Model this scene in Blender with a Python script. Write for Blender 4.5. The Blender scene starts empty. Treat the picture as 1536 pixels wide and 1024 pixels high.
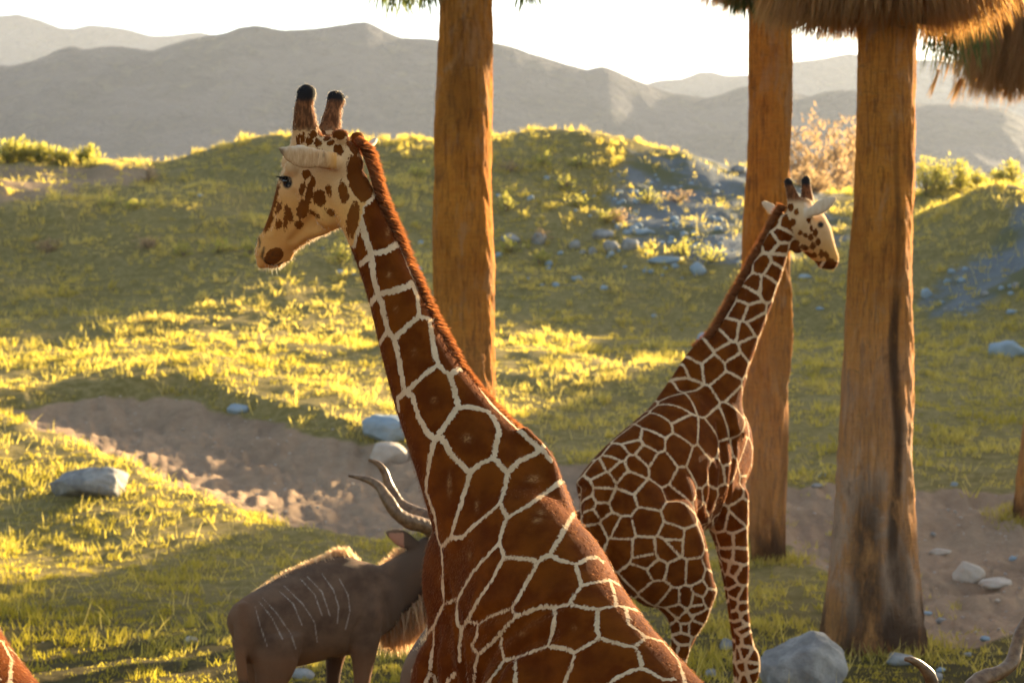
import bpy, math, random
import numpy as np
from mathutils import Vector, Matrix
from mathutils.bvhtree import BVHTree
from mathutils.kdtree import KDTree
random.seed(5); RNG = np.random.default_rng(7)
scene = bpy.context.scene
R = math.radians
# ---------------------------------------------------------------- camera
FPX = 2960.0; CAMZ = 3.3
PITCH = -math.atan(32 / FPX)
CAM = np.array([0.0, 0.0, CAMZ])
FWD = np.array([0, math.cos(PITCH), math.sin(PITCH)]); UP = np.array([0, -math.sin(PITCH), math.cos(PITCH)])
RIGHT = np.array([1.0, 0, 0])
cd = bpy.data.cameras.new('camera'); cam = bpy.data.objects.new('camera', cd); scene.collection.objects.link(cam)
cd.sensor_width = 36; cd.sensor_fit = 'HORIZONTAL'; cd.lens = FPX / 1536 * 36
cd.clip_start = 0.1; cd.clip_end = 30000
cam.location = CAM; cam.rotation_euler = (R(90) + PITCH, 0, 0)
cd.dof.use_dof = True; cd.dof.focus_distance = 8.3; cd.dof.aperture_fstop = 4.4
scene.camera = cam
# ---------------------------------------------------------------- light
SUN_AZ = R(42); SUN_EL = R(14)
SDIR = np.array([math.sin(SUN_AZ) * math.cos(SUN_EL), math.cos(SUN_AZ) * math.cos(SUN_EL), math.sin(SUN_EL)])
w = bpy.data.worlds.new('World'); scene.world = w; w.use_nodes = True
nt = w.node_tree; bg = nt.nodes['Background']; bg.inputs[1].default_value = 0.063
sk = nt.nodes.new('ShaderNodeTexSky'); sk.sky_type = 'NISHITA'; sk.sun_disc = False
sk.sun_elevation = SUN_EL; sk.sun_rotation = SUN_AZ; sk.air_density = 1.0; sk.dust_density = 1.6; sk.ozone_density = 1.0
nt.links.new(sk.outputs[0], bg.inputs[0])
sl = bpy.data.lights.new('sun', 'SUN'); sl.energy = 5.0; sl.angle = R(0.53); sl.color = (1.0, 0.80, 0.50)
so = bpy.data.objects.new('sun', sl); scene.collection.objects.link(so)
so.rotation_euler = Vector(SDIR).to_track_quat('Z', 'Y').to_euler()
vs = scene.view_settings; vs.view_transform = 'Standard'; vs.look = 'None'; vs.gamma = 1; vs.exposure = 2.74
try:
    vs.use_white_balance = True; vs.white_balance_temperature = 6750; vs.white_balance_tint = 8
except Exception as e: print('no wb', e)
cy = scene.cycles
cy.max_bounces = 6; cy.diffuse_bounces = 3; cy.glossy_bounces = 2; cy.transmission_bounces = 3; cy.transparent_max_bounces = 6; cy.volume_bounces = 0
cy.sample_clamp_indirect = 8; cy.use_denoising = True; cy.use_adaptive_sampling = True; cy.caustics_reflective = False; cy.caustics_refractive = False
try: cy.denoiser = 'OPENIMAGEDENOISE'
except Exception: pass

# ---------------------------------------------------------------- helpers
def P(px, py, d):
    return CAM + d * (FWD + (px - 768) / FPX * RIGHT + (512 - py) / FPX * UP)
def proj(v):
    q = np.asarray(v) - CAM; d = q @ FWD
    return 768 + FPX * (q @ RIGHT) / d, 512 - FPX * (q @ UP) / d, d
def sstep(a, b, x):
    t = np.clip((x - a) / (b - a), 0, 1); return t * t * (3 - 2 * t)
def hash2(i, j, s=0):
    n = (i.astype(np.int64) * 374761393 + j.astype(np.int64) * 668265263 + s * 1442695041) & 0x7fffffff
    n = ((n ^ (n >> 13)) * 1274126177) & 0x7fffffff
    return ((n ^ (n >> 16)) & 0xffff) / 65535.0
def vnoise(x, y, s=0):
    xi = np.floor(x); yi = np.floor(y); fx = x - xi; fy = y - yi
    fx = fx * fx * (3 - 2 * fx); fy = fy * fy * (3 - 2 * fy)
    a = hash2(xi, yi, s); b = hash2(xi + 1, yi, s); c = hash2(xi, yi + 1, s); d = hash2(xi + 1, yi + 1, s)
    return (a * (1 - fx) + b * fx) * (1 - fy) + (c * (1 - fx) + d * fx) * fy
def fbm(x, y, o=4, s=0, g=0.5):
    r = 0; amp = 1; t = 0
    for k in range(o):
        r = r + amp * (vnoise(x, y, s + k * 17) - 0.5); t += amp; amp *= g; x = x * 2.03 + 11.3; y = y * 2.03 + 5.7
    return r / t * 2
def mesh_np(name, V, F=None, quads=None, mat=None, smooth=True, attrs=None, parent=None, mats=None, midx=None):
    me = bpy.data.meshes.new(name)
    V = np.asarray(V, dtype=np.float32)
    tri = np.zeros((0, 3), int) if F is None else np.asarray(F, int).reshape(-1, 3)
    qd = np.zeros((0, 4), int) if quads is None else np.asarray(quads, int).reshape(-1, 4)
    nl = tri.size + qd.size; nf = len(tri) + len(qd)
    me.vertices.add(len(V)); me.vertices.foreach_set('co', V.ravel())
    me.loops.add(nl); me.loops.foreach_set('vertex_index', np.concatenate([tri.ravel(), qd.ravel()]).astype(np.int32))
    me.polygons.add(nf)
    ls = np.concatenate([np.arange(len(tri)) * 3, tri.size + np.arange(len(qd)) * 4])
    me.polygons.foreach_set('loop_start', ls.astype(np.int32))
    me.update(calc_edges=True); me.validate(verbose=False)
    me.polygons.foreach_set('use_smooth', np.full(len(me.polygons), smooth))
    if attrs:
        for k, a in attrs.items():
            a = np.asarray(a, dtype=np.float32)
            if a.ndim == 1:
                at = me.attributes.new(k, 'FLOAT', 'POINT'); at.data.foreach_set('value', a)
            else:
                at = me.attributes.new(k, 'FLOAT_VECTOR', 'POINT'); at.data.foreach_set('vector', a.ravel())
    if mat: me.materials.append(mat)
    o = bpy.data.objects.new(name, me); scene.collection.objects.link(o)
    if parent: o.parent = parent
    return o
def tag(o, label=None, cat=None, group=None, kind=None):
    if label: o['label'] = label
    if cat: o['category'] = cat
    if group: o['group'] = group
    if kind: o['kind'] = kind
    return o
def empty(name, label, cat, group=None, loc=(0, 0, 0)):
    o = bpy.data.objects.new(name, None); scene.collection.objects.link(o); o.location = [float(c) for c in loc]; o.empty_display_size = 0.2
    return tag(o, label, cat, group)
def to_local(parent, child):            # child meshes are built in world coordinates; parents only translate
    child.data.transform(Matrix.Translation(-Vector(parent.location))); child.parent = parent; return child
def catmull(pts, n):
    pts = np.asarray(pts, float); m = len(pts)
    out = []
    for i in range(m - 1):
        p0 = pts[max(i - 1, 0)]; p1 = pts[i]; p2 = pts[i + 1]; p3 = pts[min(i + 2, m - 1)]
        for t in np.arange(n) / n:
            out.append(0.5 * ((2 * p1) + (-p0 + p2) * t + (2 * p0 - 5 * p1 + 4 * p2 - p3) * t * t + (-p0 + 3 * p1 - 3 * p2 + p3) * t ** 3))
    out.append(pts[-1]); return np.array(out)
def nrm(v): v = np.asarray(v, float); return v / (np.linalg.norm(v, axis=-1, keepdims=True) + 1e-12)
class MB:
    def __init__(s): s.V = []; s.F = []; s.Q = []; s.n = 0; s.A = []
    def add(s, V, F=None, Q=None, a=None):
        V = np.asarray(V, float)
        if F is not None and len(F): s.F.append(np.asarray(F) + s.n)
        if Q is not None and len(Q): s.Q.append(np.asarray(Q) + s.n)
        s.V.append(V); s.n += len(V)
        s.A.append(np.zeros(len(V)) if a is None else np.asarray(a, float) * np.ones(len(V)))
    def build(s, name, mat, parent=None, smooth=True, attr=None):
        o = mesh_np(name, np.concatenate(s.V), np.concatenate(s.F) if s.F else None, np.concatenate(s.Q) if s.Q else None, mat, smooth,
                    {attr: np.concatenate(s.A)} if attr else None)
        if parent: to_local(parent, o)
        return o
def tube(stations, ref=(0, 0, 1), n=28, sub=4, exp=2.0, closed=True):
    """stations: (x,y,z, ra, rb): ra along the direction nearest `ref`, rb across it. returns V, Q, F"""
    S = catmull(np.array([list(s) for s in stations]), sub)
    C = S[:, :3]; T = nrm(np.gradient(C, axis=0))
    ref = np.asarray(ref, float)
    A = nrm(ref - (T @ ref)[:, None] * T); B = np.cross(T, A)
    th = np.arange(n) / n * 2 * math.pi
    c = np.cos(th); s_ = np.sin(th)
    c = np.sign(c) * np.abs(c) ** (2 / exp); s_ = np.sign(s_) * np.abs(s_) ** (2 / exp)
    V = (C[:, None] + A[:, None] * (S[:, 3, None] * c)[..., None] + B[:, None] * (S[:, 4, None] * s_)[..., None])
    m = len(C); V = V.reshape(-1, 3)
    i = np.arange(m - 1)[:, None] * n; j = np.arange(n)[None]
    Q = np.stack([i + j, i + (j + 1) % n, i + n + (j + 1) % n, i + n + j], -1).reshape(-1, 4)
    V = np.vstack([V, C[0] - T[0] * min(S[0, 3], S[0, 4]) * 0.4, C[-1] + T[-1] * min(S[-1, 3], S[-1, 4]) * 0.4])
    k = np.arange(n); a = m * n; b = a + 1
    F = np.vstack([np.stack([np.full(n, a), (k + 1) % n, k], -1), np.stack([np.full(n, b), (m - 1) * n + k, (m - 1) * n + (k + 1) % n], -1)])
    return V, Q, F
def ellipsoid(c, r, axes=None, n=20):
    th = np.linspace(0, math.pi, n // 2 + 1)[1:-1]; ph = np.arange(n) / n * 2 * math.pi
    X = np.stack([np.sin(th)[:, None] * np.cos(ph), np.sin(th)[:, None] * np.sin(ph), np.cos(th)[:, None] * np.ones(n)], -1).reshape(-1, 3)
    X = np.vstack([X, [0, 0, 1], [0, 0, -1]]) * np.asarray(r)
    if axes is not None: X = X @ np.asarray(axes)
    m = len(th); i = np.arange(m - 1)[:, None] * n; j = np.arange(n)[None]
    Q = np.stack([i + j, i + n + j, i + n + (j + 1) % n, i + (j + 1) % n], -1).reshape(-1, 4)
    k = np.arange(n); a = m * n
    F = np.vstack([np.stack([np.full(n, a), k, (k + 1) % n], -1), np.stack([np.full(n, a + 1), (m - 1) * n + (k + 1) % n, (m - 1) * n + k], -1)])
    return X + np.asarray(c), Q, F
def fuse(mb, voxel, smooth=3):
    """union of all closed shapes in mb by voxel remesh, then smoothed: returns V, Q(quads), adjacency edges"""
    o = mb.build('tmp', None)
    md = o.modifiers.new('r', 'REMESH'); md.mode = 'VOXEL'; md.voxel_size = voxel; md.adaptivity = 0
    dg = bpy.context.evaluated_depsgraph_get(); ev = o.evaluated_get(dg); me = bpy.data.meshes.new_from_object(ev)
    V = np.empty(len(me.vertices) * 3, np.float32); me.vertices.foreach_get('co', V); V = V.reshape(-1, 3).astype(float)
    nl = np.empty(len(me.polygons), np.int32); me.polygons.foreach_get('loop_total', nl)
    vi = np.empty(len(me.loops), np.int32); me.loops.foreach_get('vertex_index', vi)
    st = np.empty(len(me.polygons), np.int32); me.polygons.foreach_get('loop_start', st)
    q = st[nl == 4]; Q = vi[q[:, None] + np.arange(4)]
    t = st[nl == 3]; T = vi[t[:, None] + np.arange(3)]
    E = np.empty(len(me.edges) * 2, np.int32); me.edges.foreach_get('vertices', E); E = E.reshape(-1, 2)
    V = lap(V, E, smooth)
    bpy.data.meshes.remove(me); om = o.data; bpy.data.objects.remove(o); bpy.data.meshes.remove(om)
    return V, Q, T, E
def nsum(E, X, n):
    out = np.zeros((n,) + X.shape[1:])
    for k in range(X.shape[1]):
        out[:, k] = np.bincount(E[:, 0], X[E[:, 1], k], n) + np.bincount(E[:, 1], X[E[:, 0], k], n)
    return out
def lap(V, E, it, lam=0.6, mu=-0.3):
    n = len(V); deg = (np.bincount(E[:, 0], minlength=n) + np.bincount(E[:, 1], minlength=n))[:, None]
    for k in range(it):
        for f in (lam, mu): V = V + f * (nsum(E, V, n) / np.maximum(deg, 1) - V)
    return V
def vnormals(V, Q, T):
    n = len(V); N = np.zeros((n, 3))
    for Fc in (Q, T):
        if len(Fc) == 0: continue
        a = V[Fc[:, 2]] - V[Fc[:, 0]]; b = V[Fc[:, -1]] - V[Fc[:, 1]]
        if Fc.shape[1] == 3: b = V[Fc[:, 2]] - V[Fc[:, 1]]; a = V[Fc[:, 1]] - V[Fc[:, 0]]
        c = np.cross(a, b)
        for k in range(Fc.shape[1]):
            for j in range(3): N[:, j] += np.bincount(Fc[:, k], c[:, j], n)
    return nrm(N)
def blades(name, roots, dirs, length, width, droop=0.0, side=None, mat=None, parent=None, tone=None, seg=2, curl=None):
    """thin tapered strips; all arrays per blade"""
    n = len(roots); roots = np.asarray(roots, float); dirs = nrm(dirs); length = np.broadcast_to(length, n)[:, None]; width = np.broadcast_to(width, n)[:, None]
    if side is None:
        side = nrm(np.cross(dirs, RNG.normal(size=(n, 3))))
    droop = np.broadcast_to(np.asarray(droop, float), n)[:, None]
    cols = []
    for k in range(seg + 1):
        t = k / seg
        c = roots + dirs * length * t
        if curl is not None: c = c + curl * (t * t)
        c[:, 2:3] -= droop * length * t * t
        wd = width * (1 - t) ** 0.7 * 0.5
        if k < seg: cols += [c - side * wd, c + side * wd]
        else: cols += [c]
    m = len(cols); V = np.stack(cols, 1).reshape(-1, 3)
    base = (np.arange(n) * m)[:, None]
    Q = []; 
    for k in range(seg - 1): Q.append(base + np.array([2 * k, 2 * k + 1, 2 * k + 3, 2 * k + 2]))
    F = base + np.array([2 * seg - 2, 2 * seg - 1, 2 * seg])
    tn = np.repeat(RNG.random(n) if tone is None else np.asarray(tone), m)
    tt = np.tile(np.repeat(np.arange(seg + 1) / seg, 2)[:m], n)
    o = mesh_np(name, V, F, np.concatenate(Q) if Q else None, mat, True, {'tone': tn, 'tip': tt})
    if parent: to_local(parent, o)
    return o
# ---- node helper
class NG:
    def __init__(s, name):
        s.m = bpy.data.materials.new(name); s.m.use_nodes = True; s.t = s.m.node_tree; s.t.nodes.clear()
        s.out = s.t.nodes.new('ShaderNodeOutputMaterial')
    def n(s, t, **k):
        nd = s.t.nodes.new('ShaderNode' + t)
        for a, v in k.items(): setattr(nd, a, v)
        return nd
    def set(s, nd, i, v):
        if isinstance(v, bpy.types.NodeSocket): s.t.links.new(v, nd.inputs[i])
        elif v is not None:
            if isinstance(v, (tuple, list)) and len(v) == 3 and nd.inputs[i].type == 'RGBA': v = (*v, 1)
            nd.inputs[i].default_value = v
    def math(s, op, a, b=None, c=None, clamp=False):
        nd = s.n('Math', operation=op); nd.use_clamp = clamp; s.set(nd, 0, a)
        if b is not None: s.set(nd, 1, b)
        if c is not None: s.set(nd, 2, c)
        return nd.outputs[0]
    def mix(s, f, a, b, mode='MIX'):
        nd = s.n('Mix', data_type='RGBA', blend_type=mode); s.set(nd, 0, f); s.set(nd, 6, a); s.set(nd, 7, b); return nd.outputs[2]
    def ramp(s, f, lo, hi):
        nd = s.n('MapRange', interpolation_type='SMOOTHSTEP'); s.set(nd, 0, f); s.set(nd, 1, lo); s.set(nd, 2, hi); return nd.outputs[0]
    def pos(s): return s.n('NewGeometry').outputs['Position']
    def obj(s): return s.n('TexCoord').outputs['Object']
    def scale(s, v, sc, rot=(0, 0, 0)):
        nd = s.n('Mapping'); s.set(nd, 0, v); nd.inputs['Rotation'].default_value = rot; nd.inputs['Scale'].default_value = sc if not isinstance(sc, (int, float)) else (sc,) * 3; return nd.outputs[0]
    def noise(s, v, sc, det=4, rough=0.55, dist=0.0):
        nd = s.n('TexNoise'); s.set(nd, 'Vector', v); nd.inputs['Scale'].default_value = sc; nd.inputs['Detail'].default_value = det; nd.inputs['Roughness'].default_value = rough; nd.inputs['Distortion'].default_value = dist; return nd.outputs[0]
    def attr(s, a): return s.n('Attribute', attribute_name=a).outputs['Fac']
    def bump(s, h, st=0.5, d=0.01, nm=None):
        nd = s.n('Bump'); nd.inputs['Strength'].default_value = st; nd.inputs['Distance'].default_value = d; s.set(nd, 'Height', h)
        if nm is not None: s.set(nd, 'Normal', nm)
        return nd.outputs[0]
    def bsdf(s, col, rough=0.8, nm=None, spec=0.3, sheen=0, sheen_tint=(1, 1, 1), coat=0):
        b = s.n('BsdfPrincipled'); s.set(b, 'Base Color', col); s.set(b, 'Roughness', rough); s.set(b, 'Specular IOR Level', spec)
        if nm is not None: s.set(b, 'Normal', nm)
        if sheen: s.set(b, 'Sheen Weight', sheen); b.inputs['Sheen Roughness'].default_value = 0.4; s.set(b, 'Sheen Tint', sheen_tint)
        return b.outputs[0]
    def done(s, sh): s.t.links.new(sh, s.out.inputs[0]); return s.m
    def leafy(s, col, tcol, f=0.5, rough=0.6, nm=None):
        a = s.bsdf(col, rough, nm, 0.06); tr = s.n('BsdfTranslucent'); s.set(tr, 0, tcol); mx = s.n('MixShader'); s.set(mx, 0, f); s.t.links.new(a, mx.inputs[1]); s.t.links.new(tr.outputs[0], mx.inputs[2]); return mx.outputs[0]
# ================================================================ the land
def polyd(x, y, poly):
    """signed distance to a polygon: negative inside"""
    P_ = np.asarray(poly, float); best = np.full(x.shape, 1e9); ins = np.zeros(x.shape, bool)
    for i in range(len(P_)):
        a = P_[i]; b = P_[(i + 1) % len(P_)]; e = b - a
        t = np.clip(((x - a[0]) * e[0] + (y - a[1]) * e[1]) / (e @ e), 0, 1)
        best = np.minimum(best, np.hypot(x - a[0] - t * e[0], y - a[1] - t * e[1]))
        c = ((a[1] > y) != (b[1] > y)); xi = a[0] + (y - a[1]) / (e[1] if abs(e[1]) > 1e-9 else 1e-9) * e[0]
        ins ^= c & (x < xi)
    return np.where(ins, -best, best)
CRX = np.array([-200, -60, -18.4, -12.3, -8.8, -4.9, 0, 3.15, 5.5, 8.05, 10.5, 14, 18.4, 24, 27.5, 29.5, 32, 34.5, 37, 44, 51, 58, 75, 130, 200])
CRZ = np.array([8, 8.6, 9.4, 9.4, 9.7, 9.7, 9.6, 9.45, 9.1, 8.8, 8.3, 8.1, 8.2, 9.2, 10.6, 12.2, 13.2, 14.3, 16.1, 16.9, 19.2, 22, 25, 24, 12])  # past the right edge: an unseen hill, raised to cast shade
YS = np.array([-400, -20, 24, 28, 34, 42, 50, 52.5, 54, 58, 63.5, 68.3, 70, 72.5, 79, 120, 400, 1e5])
T_ = np.array([0, 0, 0, 0.10, 0.95, 2.15, 3.15, 3.95, 4.35, 0, 0, 0, 0, 0, 0, 0, 0, 0])
def base_h(x, y):
    cz = np.interp(x, CRX, CRZ)
    k = np.array([0, 0, 0, 0, 0, 0, 0, 0, 0.03, 0.16, 0.55, 0.92, 1.0, .95, .85, .5, .1, 0.])
    lo = np.array([0, 0, 0, 0.10, 0.95, 2.15, 3.15, 3.65, 4.05, 4.4, 4.4, 4.4, 4.4, 4.3, 4, 3, 0, -30.])
    return np.interp(y, YS, lo) + np.interp(y, YS, k) * (cz - 4.4)
def ground_px(pts, h=None):
    out = []
    for px, py in pts:
        d = np.linspace(9, 90, 2400); W = CAM + d[:, None] * (FWD + (px - 768) / FPX * RIGHT + (512 - py) / FPX * UP)
        z = base_h(W[:, 0], W[:, 1]); k = np.argmax(W[:, 2] < z)
        out.append(W[k if k > 0 else -1, :2])
    return np.array(out)
DIRT_L = ground_px([(15, 612), (120, 600), (250, 598), (380, 625), (500, 655), (560, 660), (660, 672), (760, 690), (880, 700), (930, 745), (900, 790), (660, 800), (560, 815), (440, 800), (330, 755), (200, 700), (70, 650)])
DIRT_R = ground_px([(1130, 735), (1250, 727), (1400, 735), (1560, 738), (1900, 745), (1900, 960), (1560, 950), (1440, 962), (1330, 955), (1230, 850), (1150, 800)])
DIRT_H = ground_px([(-200, 235), (0, 232), (120, 228), (250, 240), (230, 280), (120, 310), (0, 350), (-200, 380)])
SCREE = ground_px([(930, 262), (1010, 245), (1115, 238), (1250, 250), (1250, 400), (1060, 415), (960, 380), (925, 330)])
SCREE2 = ground_px([(1395, 462), (1450, 432), (1536, 405), (1640, 400), (1640, 478), (1540, 482), (1460, 487), (1400, 482)])
def masks(x, y):
    w_ = 0.35 * fbm(x * 1.3, y * 1.3, 3, 3)
    dl = polyd(x, y, DIRT_L) + w_; dr = polyd(x, y, DIRT_R) + w_
    dh = polyd(x, y, DIRT_H) + 4 * w_; ds = np.minimum(polyd(x, y, SCREE) + 3 * w_, polyd(x, y, SCREE2) + 2.5 * w_)
    return dl, dr, dh, ds
def height(x, y, full=False):
    x = np.asarray(x, float); y = np.asarray(y, float); z = base_h(x, y)
    far = sstep(60, 75, y) * (1 - sstep(200, 400, y))
    # nearer mounds on the right of the slope
    def bump(cx, cy, rx, ry, hh, ang=0):
        c, s = math.cos(ang), math.sin(ang); u = (x - cx) * c + (y - cy) * s; v = -(x - cx) * s + (y - cy) * c
        return hh * np.exp(-(u / rx) ** 2 - (v / ry) ** 2)
    z = z + bump(14.6, 58.5, 2.2, 3.8, 1.9, 0.2) + bump(19.0, 51.5, 5.2, 4.4, 2.9, -0.5) + bump(27, 50, 8, 5, 2.6)
    z = z + bump(-13, 61, 6, 4, 0.7) + bump(2.2, 67.8, 3.2, 1.8, 0.22)
    sc = sstep(30, 60, y) * (1 - sstep(150, 400, y))
    z = z + fbm(x * 0.16, y * 0.16, 4, 9) * (0.10 + 0.75 * sc) * (1 - sstep(400, 900, y))
    z = z + fbm(x * 0.8, y * 0.8, 3, 21) * (0.05 + 0.13 * sc) * (1 - sstep(130, 200, y))
    dl, dr, dh, ds = masks(x, y)
    # the hollow of bare earth: lower than the turf, with a steep far bank
    z = z - 0.22 * (1 - sstep(-2.0, 0.15, dl)) * sstep(1.5, -4.0, x) - 0.10 * (1 - sstep(-0.6, 0.1, np.minimum(dl, dr)))
    bank = sstep(0.1, 0.6, dl) * (1 - sstep(1.5, 4.5, dl)) * sstep(-1.0, -3.0, x) * sstep(25.5, 28.5, y)
    z = z + 0.24 * bank
    # a low ridge across the slope foot, and a trodden edge
    dd = (1 - sstep(-0.3, 0.1, np.minimum(dl, dr)))
    rough = dd * (1 - sstep(50, 90, y))
    z = z + rough * (0.13 * fbm(x * 1.6, y * 1.1, 3, 31) + 0.12 * fbm(x * 5.2, y * 3.0, 4, 41, 0.6))
    z = z + (1 - dd) * 0.05 * fbm(x * 2.4, y * 2.4, 2, 51) * (1 - sstep(90, 150, y))
    return z
def ground_at(px, py):
    d = np.linspace(9, 95, 3000); W = CAM + d[:, None] * (FWD + (px - 768) / FPX * RIGHT + (512 - py) / FPX * UP)
    z = height(W[:, 0], W[:, 1]); k = np.argmax(W[:, 2] < z); return W[k], d[k]
# polar grid, dense in front of the camera
a1 = np.radians(np.concatenate([np.linspace(-180, -24, 60, endpoint=False), np.linspace(-24, 30, 620, endpoint=False), np.linspace(30, 50, 90, endpoint=False), np.linspace(50, 180, 50, endpoint=False)]))
r1 = [2.0]
while r1[-1] < 10: r1.append(r1[-1] * 1.05)
while r1[-1] < 112: r1.append(r1[-1] * 1.0065)
while r1[-1] < 9000: r1.append(r1[-1] * 1.09)
r1 = np.array(r1); na = len(a1); nr = len(r1)
GX = (r1[:, None] * np.sin(a1)).ravel(); GY = (r1[:, None] * np.cos(a1)).ravel()
GZ = height(GX, GY)
i = np.arange(nr - 1)[:, None] * na; j = np.arange(na)[None]
Qg = np.stack([i + j, i + na + j, i + na + (j + 1) % na, i + (j + 1) % na], -1).reshape(-1, 4)[:, ::-1]
Vg = np.vstack([np.stack([GX, GY, GZ], 1), [[0, 0, 0]]]); k = np.arange(na)
Fg = np.stack([np.full(na, na * nr), k, (k + 1) % na], -1)[:, ::-1]
dl, dr, dh, ds = masks(Vg[:, 0], Vg[:, 1])
dirt = 1 - sstep(-0.25, 0.2, np.minimum(dl, dr)); dirt = np.maximum(dirt, 0.6 * (1 - sstep(-1, 1.5, dh)))
dirt = np.maximum(dirt, sstep(140, 220, np.hypot(Vg[:, 0], Vg[:, 1])))
scree = 1 - sstep(-1.5, 1.6, ds)
g = NG('ground'); p = g.pos()
n1 = g.noise(p, 0.5, 5); n2 = g.noise(p, 6.0, 6, 0.65); n3 = g.noise(p, 35.0, 5, 0.7)
gr = g.mix(n1, (0.120, 0.092, 0.026), (0.21, 0.16, 0.05)); gr = g.mix(g.ramp(n2, 0.35, 0.7), gr, (0.27, 0.20, 0.08)); gr = g.mix(g.attr('near_shade'), gr, g.mix(n2, (0.035, 0.026, 0.010), (0.085, 0.062, 0.020)))  # soil towards the camera darkened in its colour, standing in for shade
di = g.mix(n2, (0.225, 0.140, 0.085), (0.39, 0.265, 0.165)); di = g.mix(g.math('MULTIPLY', g.ramp(n3, 0.55, 0.75), 0.5), di, (0.42, 0.35, 0.28))
di = g.mix(g.math('MULTIPLY', g.ramp(n1, 0.5, 0.7), 0.45), di, (0.13, 0.085, 0.055))
sr = g.mix(n2, (0.09, 0.09, 0.08), (0.20, 0.215, 0.225)); sr = g.mix(g.ramp(n1, 0.45, 0.62), sr, (0.12, 0.11, 0.05))
da = g.math('ADD', g.attr('dirt'), g.math('MULTIPLY', g.math('SUBTRACT', n3, 0.5), 0.5)); da = g.ramp(da, 0.3, 0.7)
sa = g.ramp(g.math('ADD', g.attr('scree'), g.math('MULTIPLY', g.math('SUBTRACT', n2, 0.5), 0.8)), 0.35, 0.75)
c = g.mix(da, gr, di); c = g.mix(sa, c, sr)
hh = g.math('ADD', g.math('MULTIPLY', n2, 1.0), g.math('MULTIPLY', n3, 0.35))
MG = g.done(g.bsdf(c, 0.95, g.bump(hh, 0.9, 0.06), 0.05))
ground = mesh_np('ground', Vg, Fg, Qg, MG, True, {'dirt': dirt, 'scree': scree, 'near_shade': 1 - sstep(18, 27, Vg[:, 1])}); tag(ground, kind='structure')
# ---------------------------------------------------------------- mountains
g = NG('mountain_rock'); p = g.pos(); n1 = g.noise(g.scale(p, (1, 1, 2)), 0.012, 8, 0.62); n2 = g.noise(p, 0.06, 6, 0.65)
c = g.mix(g.ramp(n1, 0.42, 0.60), (0.026, 0.028, 0.044), (0.070, 0.066, 0.084)); c = g.mix(g.math('MULTIPLY', g.ramp(n2, 0.5, 0.7), 0.6), c, (0.09, 0.085, 0.055))
MM = g.done(g.bsdf(c, 0.95, g.bump(g.math('ADD', n1, g.math('MULTIPLY', n2, 0.9)), 1.0, 60), 0.1))
def ridge(name, prof, d, depth, amp, seed, nx=420, ny=64):
    prof = np.array(prof, float)
    px = np.linspace(prof[0, 0], prof[-1, 0], nx); py = np.interp(px, prof[:, 0], prof[:, 1])
    x = (px - 768) / FPX * d; top = CAMZ + (480 - py) * d / FPX
    top = top + fbm(x * 0.02 * 2500 / d, x * 0, 4, seed) * amp * 0.12
    t = np.linspace(-1, 1, ny)                      # -1 front foot, 0 crest, +1 back foot
    X = np.repeat(x[None], ny, 0); Y = d + t[:, None] * depth + np.zeros_like(X)
    prof_t = (1 - np.abs(t)) ** np.where(t < 0, 1.15, 0.9)
    sp = fbm(X * 0.006 * 2500 / d, Y * 0.0025 * 2500 / d, 6, seed + 3, 0.55)   # spurs
    rg = 1 - np.abs(fbm(X * 0.004 * 2500 / d + 9, Y * 0.0015 * 2500 / d, 5, seed + 8)) * 2
    wob = (1 - prof_t) * prof_t * 4
    Z = top[None] * prof_t[:, None] + wob[:, None] * amp * (0.7 * sp + 0.5 * (rg - 0.6))
    Z[0] = -30; Z[-1] = -30
    V = np.stack([X, Y, Z], -1).reshape(-1, 3)
    i = np.arange(ny - 1)[:, None] * nx; j = np.arange(nx - 1)[None]
    Q = np.stack([i + j, i + j + 1, i + nx + j + 1, i + nx + j], -1).reshape(-1, 4)
    o = mesh_np(name, V, None, Q, MM, True); return tag(o, kind='structure')
NEAR = [(-900, 190), (-600, 140), (-350, 118), (-150, 108), (-20, 96), (25, 95), (60, 82), (95, 68), (112, 64), (135, 70), (155, 66), (200, 67), (232, 70), (262, 58), (310, 48), (340, 46), (362, 38), (385, 33), (410, 38), (428, 41), (460, 37), (500, 33), (530, 27), (552, 27), (575, 38), (600, 50), (640, 56), (670, 58), (745, 58), (775, 66), (800, 76), (850, 92), (880, 97), (900, 92), (915, 97), (945, 113), (975, 125), (1010, 134), (1060, 142), (1085, 136), (1110, 127), (1150, 126), (1187, 132), (1212, 142), (1240, 134), (1262, 130), (1290, 134), (1340, 144), (1385, 152), (1420, 154), (1470, 157), (1505, 160), (1536, 174), (1600, 190), (1750, 200), (2000, 170), (2400, 150)]
FARR = [(700, 220), (850, 150), (940, 128), (985, 116), (1020, 113), (1048, 103), (1065, 103), (1085, 108), (1120, 107), (1160, 95), (1190, 87), (1215, 85), (1245, 80), (1270, 76), (1290, 78), (1340, 88), (1400, 84), (1450, 96), (1500, 120), (1540, 135), (1700, 150), (1900, 120), (2300, 110)]
FARL = [(-900, 60), (-500, 30), (-200, 22), (-60, 26), (0, 17), (28, 14), (60, 25), (90, 36), (112, 38), (135, 32), (165, 34), (192, 38), (225, 46), (260, 47), (300, 43), (350, 50), (420, 70), (520, 120)]
ridge('mountain', NEAR, 1500, 380, 20, 4)
ridge('mountain', FARR, 2600, 480, 22, 14)
ridge('mountain', FARL, 3000, 480, 22, 24)
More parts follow.
